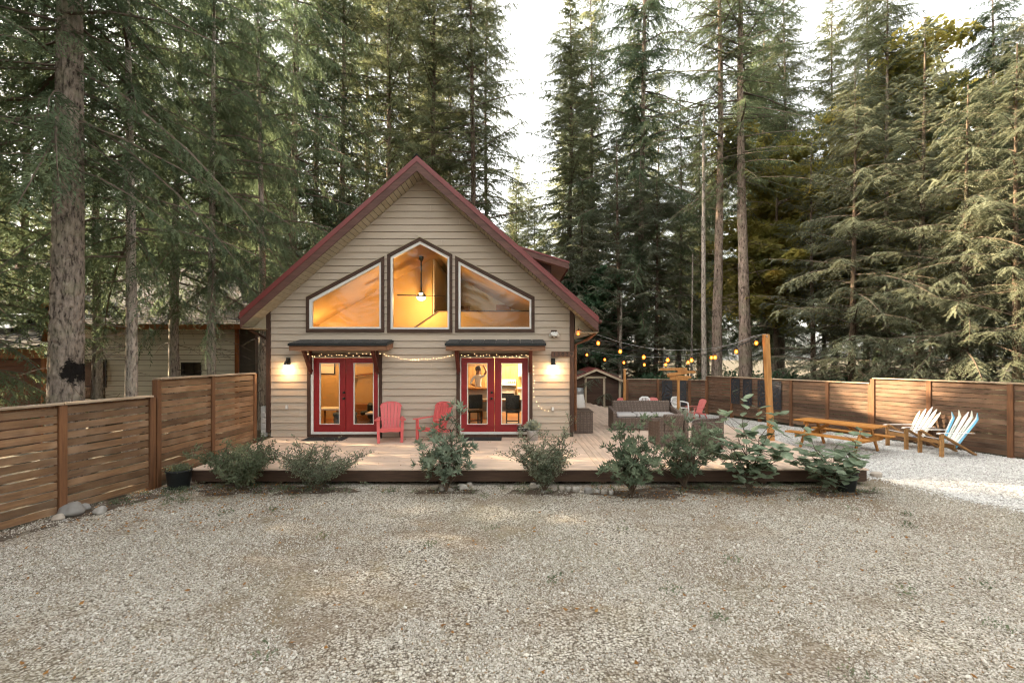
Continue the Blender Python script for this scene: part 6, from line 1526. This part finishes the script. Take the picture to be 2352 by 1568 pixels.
shrub('tall open rhododendron before the red chairs', 1025, 9.05, 1.15, .62, 'rhodo', 13, 43, m_rho, lsz=1.25, tall=[(.22, .3, 1.52), (.15, 1.0, 1.3)])
shrub('wispy fine leaved shrub before the right doors', 1250, 9.0, 1.10, .72, 'fine', 26, 44, m_fine, nleaf=8500, lsz=1.1, tall=[(.55, .2, 1.25), (.5, 2.9, 1.1), (.62, .5, 1.0)])
shrub('dark dense rhododendron standing out in the gravel', 1452, 8.75, 1.15, .55, 'rhodo', 17, 45, m_rhod, lsz=1.1, tall=[(.25, .2, 1.35), (.2, 2.5, 1.2)])
shrub('open dark rhododendron hiding the wicker armchairs', 1572, 9.3, 1.36, .92, 'rhodo', 19, 46, m_rhod, lsz=1.05)
shrub('tall round leaved shrub before the light post', 1722, 9.1, 1.35, .75, 'broad', 16, 47, m_broad, lsz=1.75, tall=[(.12, 2.6, 1.72), (.42, .2, 1.38), (.62, .1, 1.42), (.35, 3.2, 1.3)], name='broad_leaf_shrub')
POT = thing('black_pot', 'large black plastic pot at the right end of the deck', 'pot', ((1938 - 1176) * 9.15 / F, 9.15, 0)); 
mb = MB(); mb.lathe([(.17, 0), (.18, .01), (.235, .36), (.25, .37), (.25, .40), (.225, .40), (.21, .36)], 22); mb.build('tub', m_black, POT)
mb = MB(); mb.lathe([(.2, .33), (.005, .36)], 22); mb.build('soil', m_skirt, POT)
shrub('round leaved shrub growing by the black pot at the right', 1915, 9.0, .98, .85, 'broad', 17, 48, m_broad, lsz=1.75, tall=[(.55, .2, 1.05), (.5, 3.0, 1.1)], name='broad_leaf_shrub', z0=.02)
t = thing('black_pot', 'black plastic pot beside the left fence', 'pot', (-6.42, 9.32, 0))
mb = MB(); mb.lathe([(.175, 0), (.18, .01), (.215, .32), (.225, .33), (.225, .355), (.2, .355), (.19, .32)], 22); mb.build('tub', m_black, t)
rg = np.random.RandomState(50); n = 700; p = np.stack([rg.randn(n) * .09, rg.randn(n) * .09, .33 + rg.rand(n) * .10], 1); a = norm(rg.randn(n, 3) + np.array([0, 0, .5])); b = norm(np.cross(a, rg.randn(n, 3)))
V, Fa = leaf_cards(p, a, b, np.full(n, .04), np.full(n, .012)); inst('low_leaves', np_mesh('low_leaves', V, Fa, m_fine2), t)['kind'] = 'stuff'
def planter(label, x, y, z, s):
    t = thing('dusty_planter', label, 'plant', (x, y, z)); mb = MB(); mb.lathe([(.13, 0), (.16, .25), (.17, .27), (.15, .27)], 14); mb.build('pot', m_grey, t)
    rg = np.random.RandomState(int(x * 100)); n = 420; az = rg.rand(n) * 6.28; el_ = rg.uniform(.2, 1.4, n); a = np.stack([np.cos(az) * np.cos(el_), np.sin(az) * np.cos(el_), np.sin(el_)], 1); p = np.array([0, 0, .27]) + a * rg.uniform(0, .3 * s, n)[:, None]; b = norm(np.cross(a, rg.randn(n, 3)))
    V, Fa = leaf_cards(p, a, b, np.full(n, .14), np.full(n, .022)); inst('leaves', np_mesh('leaves', V, Fa, m_dusty), t)['kind'] = 'stuff'
planter('pale silver leaved plant at the foot of the left light post', 4.0, 17.0, .0, 1.3)
planter('pale silver leaved plant at the foot of the arrow sign post', 5.95, 16.85, .0, 1.5)
planter('small silver leaved plant beside the right door sill', .55, 12.9, .31, .6)
# small things on the door sill
t = thing('slate_sign', 'little slate sign with chalk writing leaning on the right door', 'sign', (.30, 13.34, .47), R(-4))
mb = MB(); mb.box((0, 0, .075), (.30, .02, .15), rotm(R(-10)), .006); mb.build('slate', m_dark, t)
for row_, xs in ((.095, (-.09, -.02, .07)), (.05, (-.07, .04))):
    for xq in xs: mb = MB(); mb.tube([(xq - .03, -.022, row_), (xq - .01, -.022, row_ + .016), (xq + .01, -.022, row_ - .004), (xq + .03, -.022, row_ + .012)], .005, 4); mb.build('chalk_stroke', m_white, t)
# stones
m_rock = stonem('boulder', [(.0, (.22, .21, .20)), (.4, (.36, .34, .31)), (.7, (.44, .38, .32)), (1, (.50, .48, .45))])
rock_meshes = []
for k in range(5):
    bm = bmesh.new(); bmesh.ops.create_icosphere(bm, subdivisions=3, radius=.5); rg = np.random.RandomState(70 + k); ph = rg.rand(6) * 6; 
    for v in bm.verts:
        c = v.co.normalized(); f = 1 + .14 * math.sin(c.x * 3.1 + ph[0]) + .12 * math.sin(c.y * 3.7 + ph[1]) + .10 * math.sin(c.z * 4.3 + ph[2]) + .05 * math.sin(c.x * 9 + ph[3]) * math.sin(c.y * 8 + ph[4]); v.co = c * .5 * f
    me = bpy.data.meshes.new('stone'); bm.to_mesh(me); bm.free(); me.materials.append(m_rock); me.polygons.foreach_set('use_smooth', [True] * len(me.polygons)); rock_meshes.append(me)
def stone(label, px, py, wpx, hf=.6, group=None):
    q = G(px, py + wpx * .12); wd = wpx * q.y / F; o = inst('stone', random.choice(rock_meshes), None, (q.x, q.y, wd * hf * .36), (random.uniform(-.2, .2), random.uniform(-.2, .2), random.uniform(0, 6)), (wd, wd * .8, wd * hf)); tag(o, label, 'stone', group)
ord_ = ['first', 'second', 'third', 'fourth', 'fifth', 'sixth', 'seventh', 'eighth', 'ninth', 'tenth']
for k, (zx, zy, w_) in enumerate(((1235, 785, 60), (1315, 770, 68), (1382, 772, 62), (1440, 776, 62), (1508, 778, 66), (1552, 797, 36), (1610, 792, 80), (1690, 794, 50), (1745, 800, 60), (1805, 804, 52))):
    stone('%s stone from the left in the row before the right doors' % ord_[k], (1120 + zx / 3.015) * .8167, (1120 + zy / 3.015) * .8167, w_ / 3.015 * .8167 * 1.05, .62, 'row of rounded stones')
for zx, zy, w_, lab in ((305, 760, 72, 'pale stone left of the rhododendron foot'), (367, 770, 60, 'rounded white stone below the rhododendron'), (440, 778, 60, 'mossy stone below the rhododendron'), (545, 755, 84, 'grey stone right of the rhododendron foot'), (600, 735, 60, 'small grey stone right end of the rhododendron ring'), (1145, 752, 84, 'mossy stone left of the wispy shrub'), (1440, 668, 60, 'pale stone close to the deck edge')):
    stone(lab, (1120 + zx / 3.015) * .8167, (1120 + zy / 3.015) * .8167, w_ / 3.015 * .8167, .6)
for zx, zy, w_, lab in ((595, 1215, 195, 'largest dark grey boulder at the left fence post'), (562, 1160, 115, 'pale flat stone behind the largest boulder'), (715, 1170, 100, 'brownish rounded stone right of the largest boulder'), (492, 1262, 92, 'pale stone left of the largest boulder'), (462, 1240, 66, 'smaller pale stone leaning on the fence side stones'), (850, 1198, 112, 'flat pale stone lying apart from the boulders'), (548, 1275, 32, 'pebble in front of the largest boulder')):
    stone(lab, zx / 3.015 * .8167, (1040 + zy / 3.015) * .8167, w_ / 3.015 * .8167, .62)
stone('dark half buried stone below the black pot at the right', 1912, 1112, 36, .5); stone('pale stone past the right end of the deck', 2012, 1092, 26, .55)
# dark soil patches, partly painted shade under the shrubs; bare soil along the fence
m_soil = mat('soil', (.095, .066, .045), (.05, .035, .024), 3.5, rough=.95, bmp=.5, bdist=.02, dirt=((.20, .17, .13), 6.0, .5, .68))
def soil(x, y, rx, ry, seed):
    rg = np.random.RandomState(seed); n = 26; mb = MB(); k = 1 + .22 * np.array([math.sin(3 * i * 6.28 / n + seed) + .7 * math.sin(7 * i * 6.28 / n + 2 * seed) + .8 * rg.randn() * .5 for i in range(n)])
    mb.add([(x + rx * k[i] * math.cos(i * 6.283 / n), y + ry * k[i] * math.sin(i * 6.283 / n), .0045 + .0004 * seed) for i in range(n)], [tuple(range(n))]); tag(mb.build('soil_shade_patch', m_soil), kind='structure')
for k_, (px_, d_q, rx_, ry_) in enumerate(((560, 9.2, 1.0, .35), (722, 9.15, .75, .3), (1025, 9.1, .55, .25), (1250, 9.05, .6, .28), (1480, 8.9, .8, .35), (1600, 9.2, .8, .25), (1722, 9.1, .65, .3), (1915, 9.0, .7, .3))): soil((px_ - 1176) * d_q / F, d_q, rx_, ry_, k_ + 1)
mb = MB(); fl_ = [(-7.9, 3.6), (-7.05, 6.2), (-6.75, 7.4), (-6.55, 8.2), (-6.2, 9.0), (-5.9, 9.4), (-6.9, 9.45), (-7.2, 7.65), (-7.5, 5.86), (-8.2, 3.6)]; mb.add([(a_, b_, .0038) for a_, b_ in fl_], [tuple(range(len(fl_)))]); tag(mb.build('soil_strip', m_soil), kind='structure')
# fallen leaves and weeds
rg = np.random.RandomState(90); n = 900
n = 1600; x = np.concatenate([rg.uniform(-7, -3.6, 600), rg.uniform(-7, 7, 420), rg.uniform(1.5, 6.5, 480), rg.uniform(-6, 6, 100)]); y = np.concatenate([9.5 - rg.rand(600) ** 1.5 * 2.6, rg.uniform(3.5, 9.5, 420), rg.uniform(8.4, 9.45, 480), rg.uniform(9.8, 13.2, 100)])
p = np.stack([x, y, .012 + .012 * rg.rand(n)], 1); p[-100:, 2] += .305; az = rg.rand(n) * 6.28; a = norm(np.stack([np.cos(az), np.sin(az), rg.uniform(-.2, .3, n)], 1)); b = norm(np.cross(a, np.array([0, 0, 1.]) + .3 * rg.randn(n, 3)))
V, Fa = leaf_cards(p, a, b, .05 * rg.uniform(.5, 1.3, n), .016 * rg.uniform(.6, 1.4, n))
tag(inst('fallen_leaves', np_mesh('fallen_leaves', V, Fa, leafm('dry_leaf', (.30, .15, .05), (.16, .08, .035), .2, 9, .0, c3=(.38, .24, .08)))), 'scattered dry brown leaves on the gravel', 'leaves', kind='stuff')
n = 3800; c = np.concatenate([np.stack([rg.uniform(-6.6, 6.9, 90), rg.uniform(8.9, 9.5, 90)], 1), np.stack([rg.uniform(-6.9, -5.6, 20), rg.uniform(8.2, 9.2, 20)], 1), np.stack([rg.uniform(-6, 9, 26), rg.uniform(3.6, 9, 26)], 1)]); i = rg.randint(0, len(c), n)
p = np.concatenate([c[i] + rg.randn(n, 2) * .06, .015 + .05 * rg.rand(n, 1)], 1); a = norm(rg.randn(n, 3) + np.array([0, 0, .7])); b = norm(np.cross(a, rg.randn(n, 3)))
V, Fa = leaf_cards(p, a, b, .04 * rg.uniform(.5, 1.3, n), .009 * rg.uniform(.6, 1.4, n))
tag(inst('weeds', np_mesh('weeds', V, Fa, m_fine2)), 'small green weeds along the deck edge and in the gravel', 'weeds', kind='stuff')
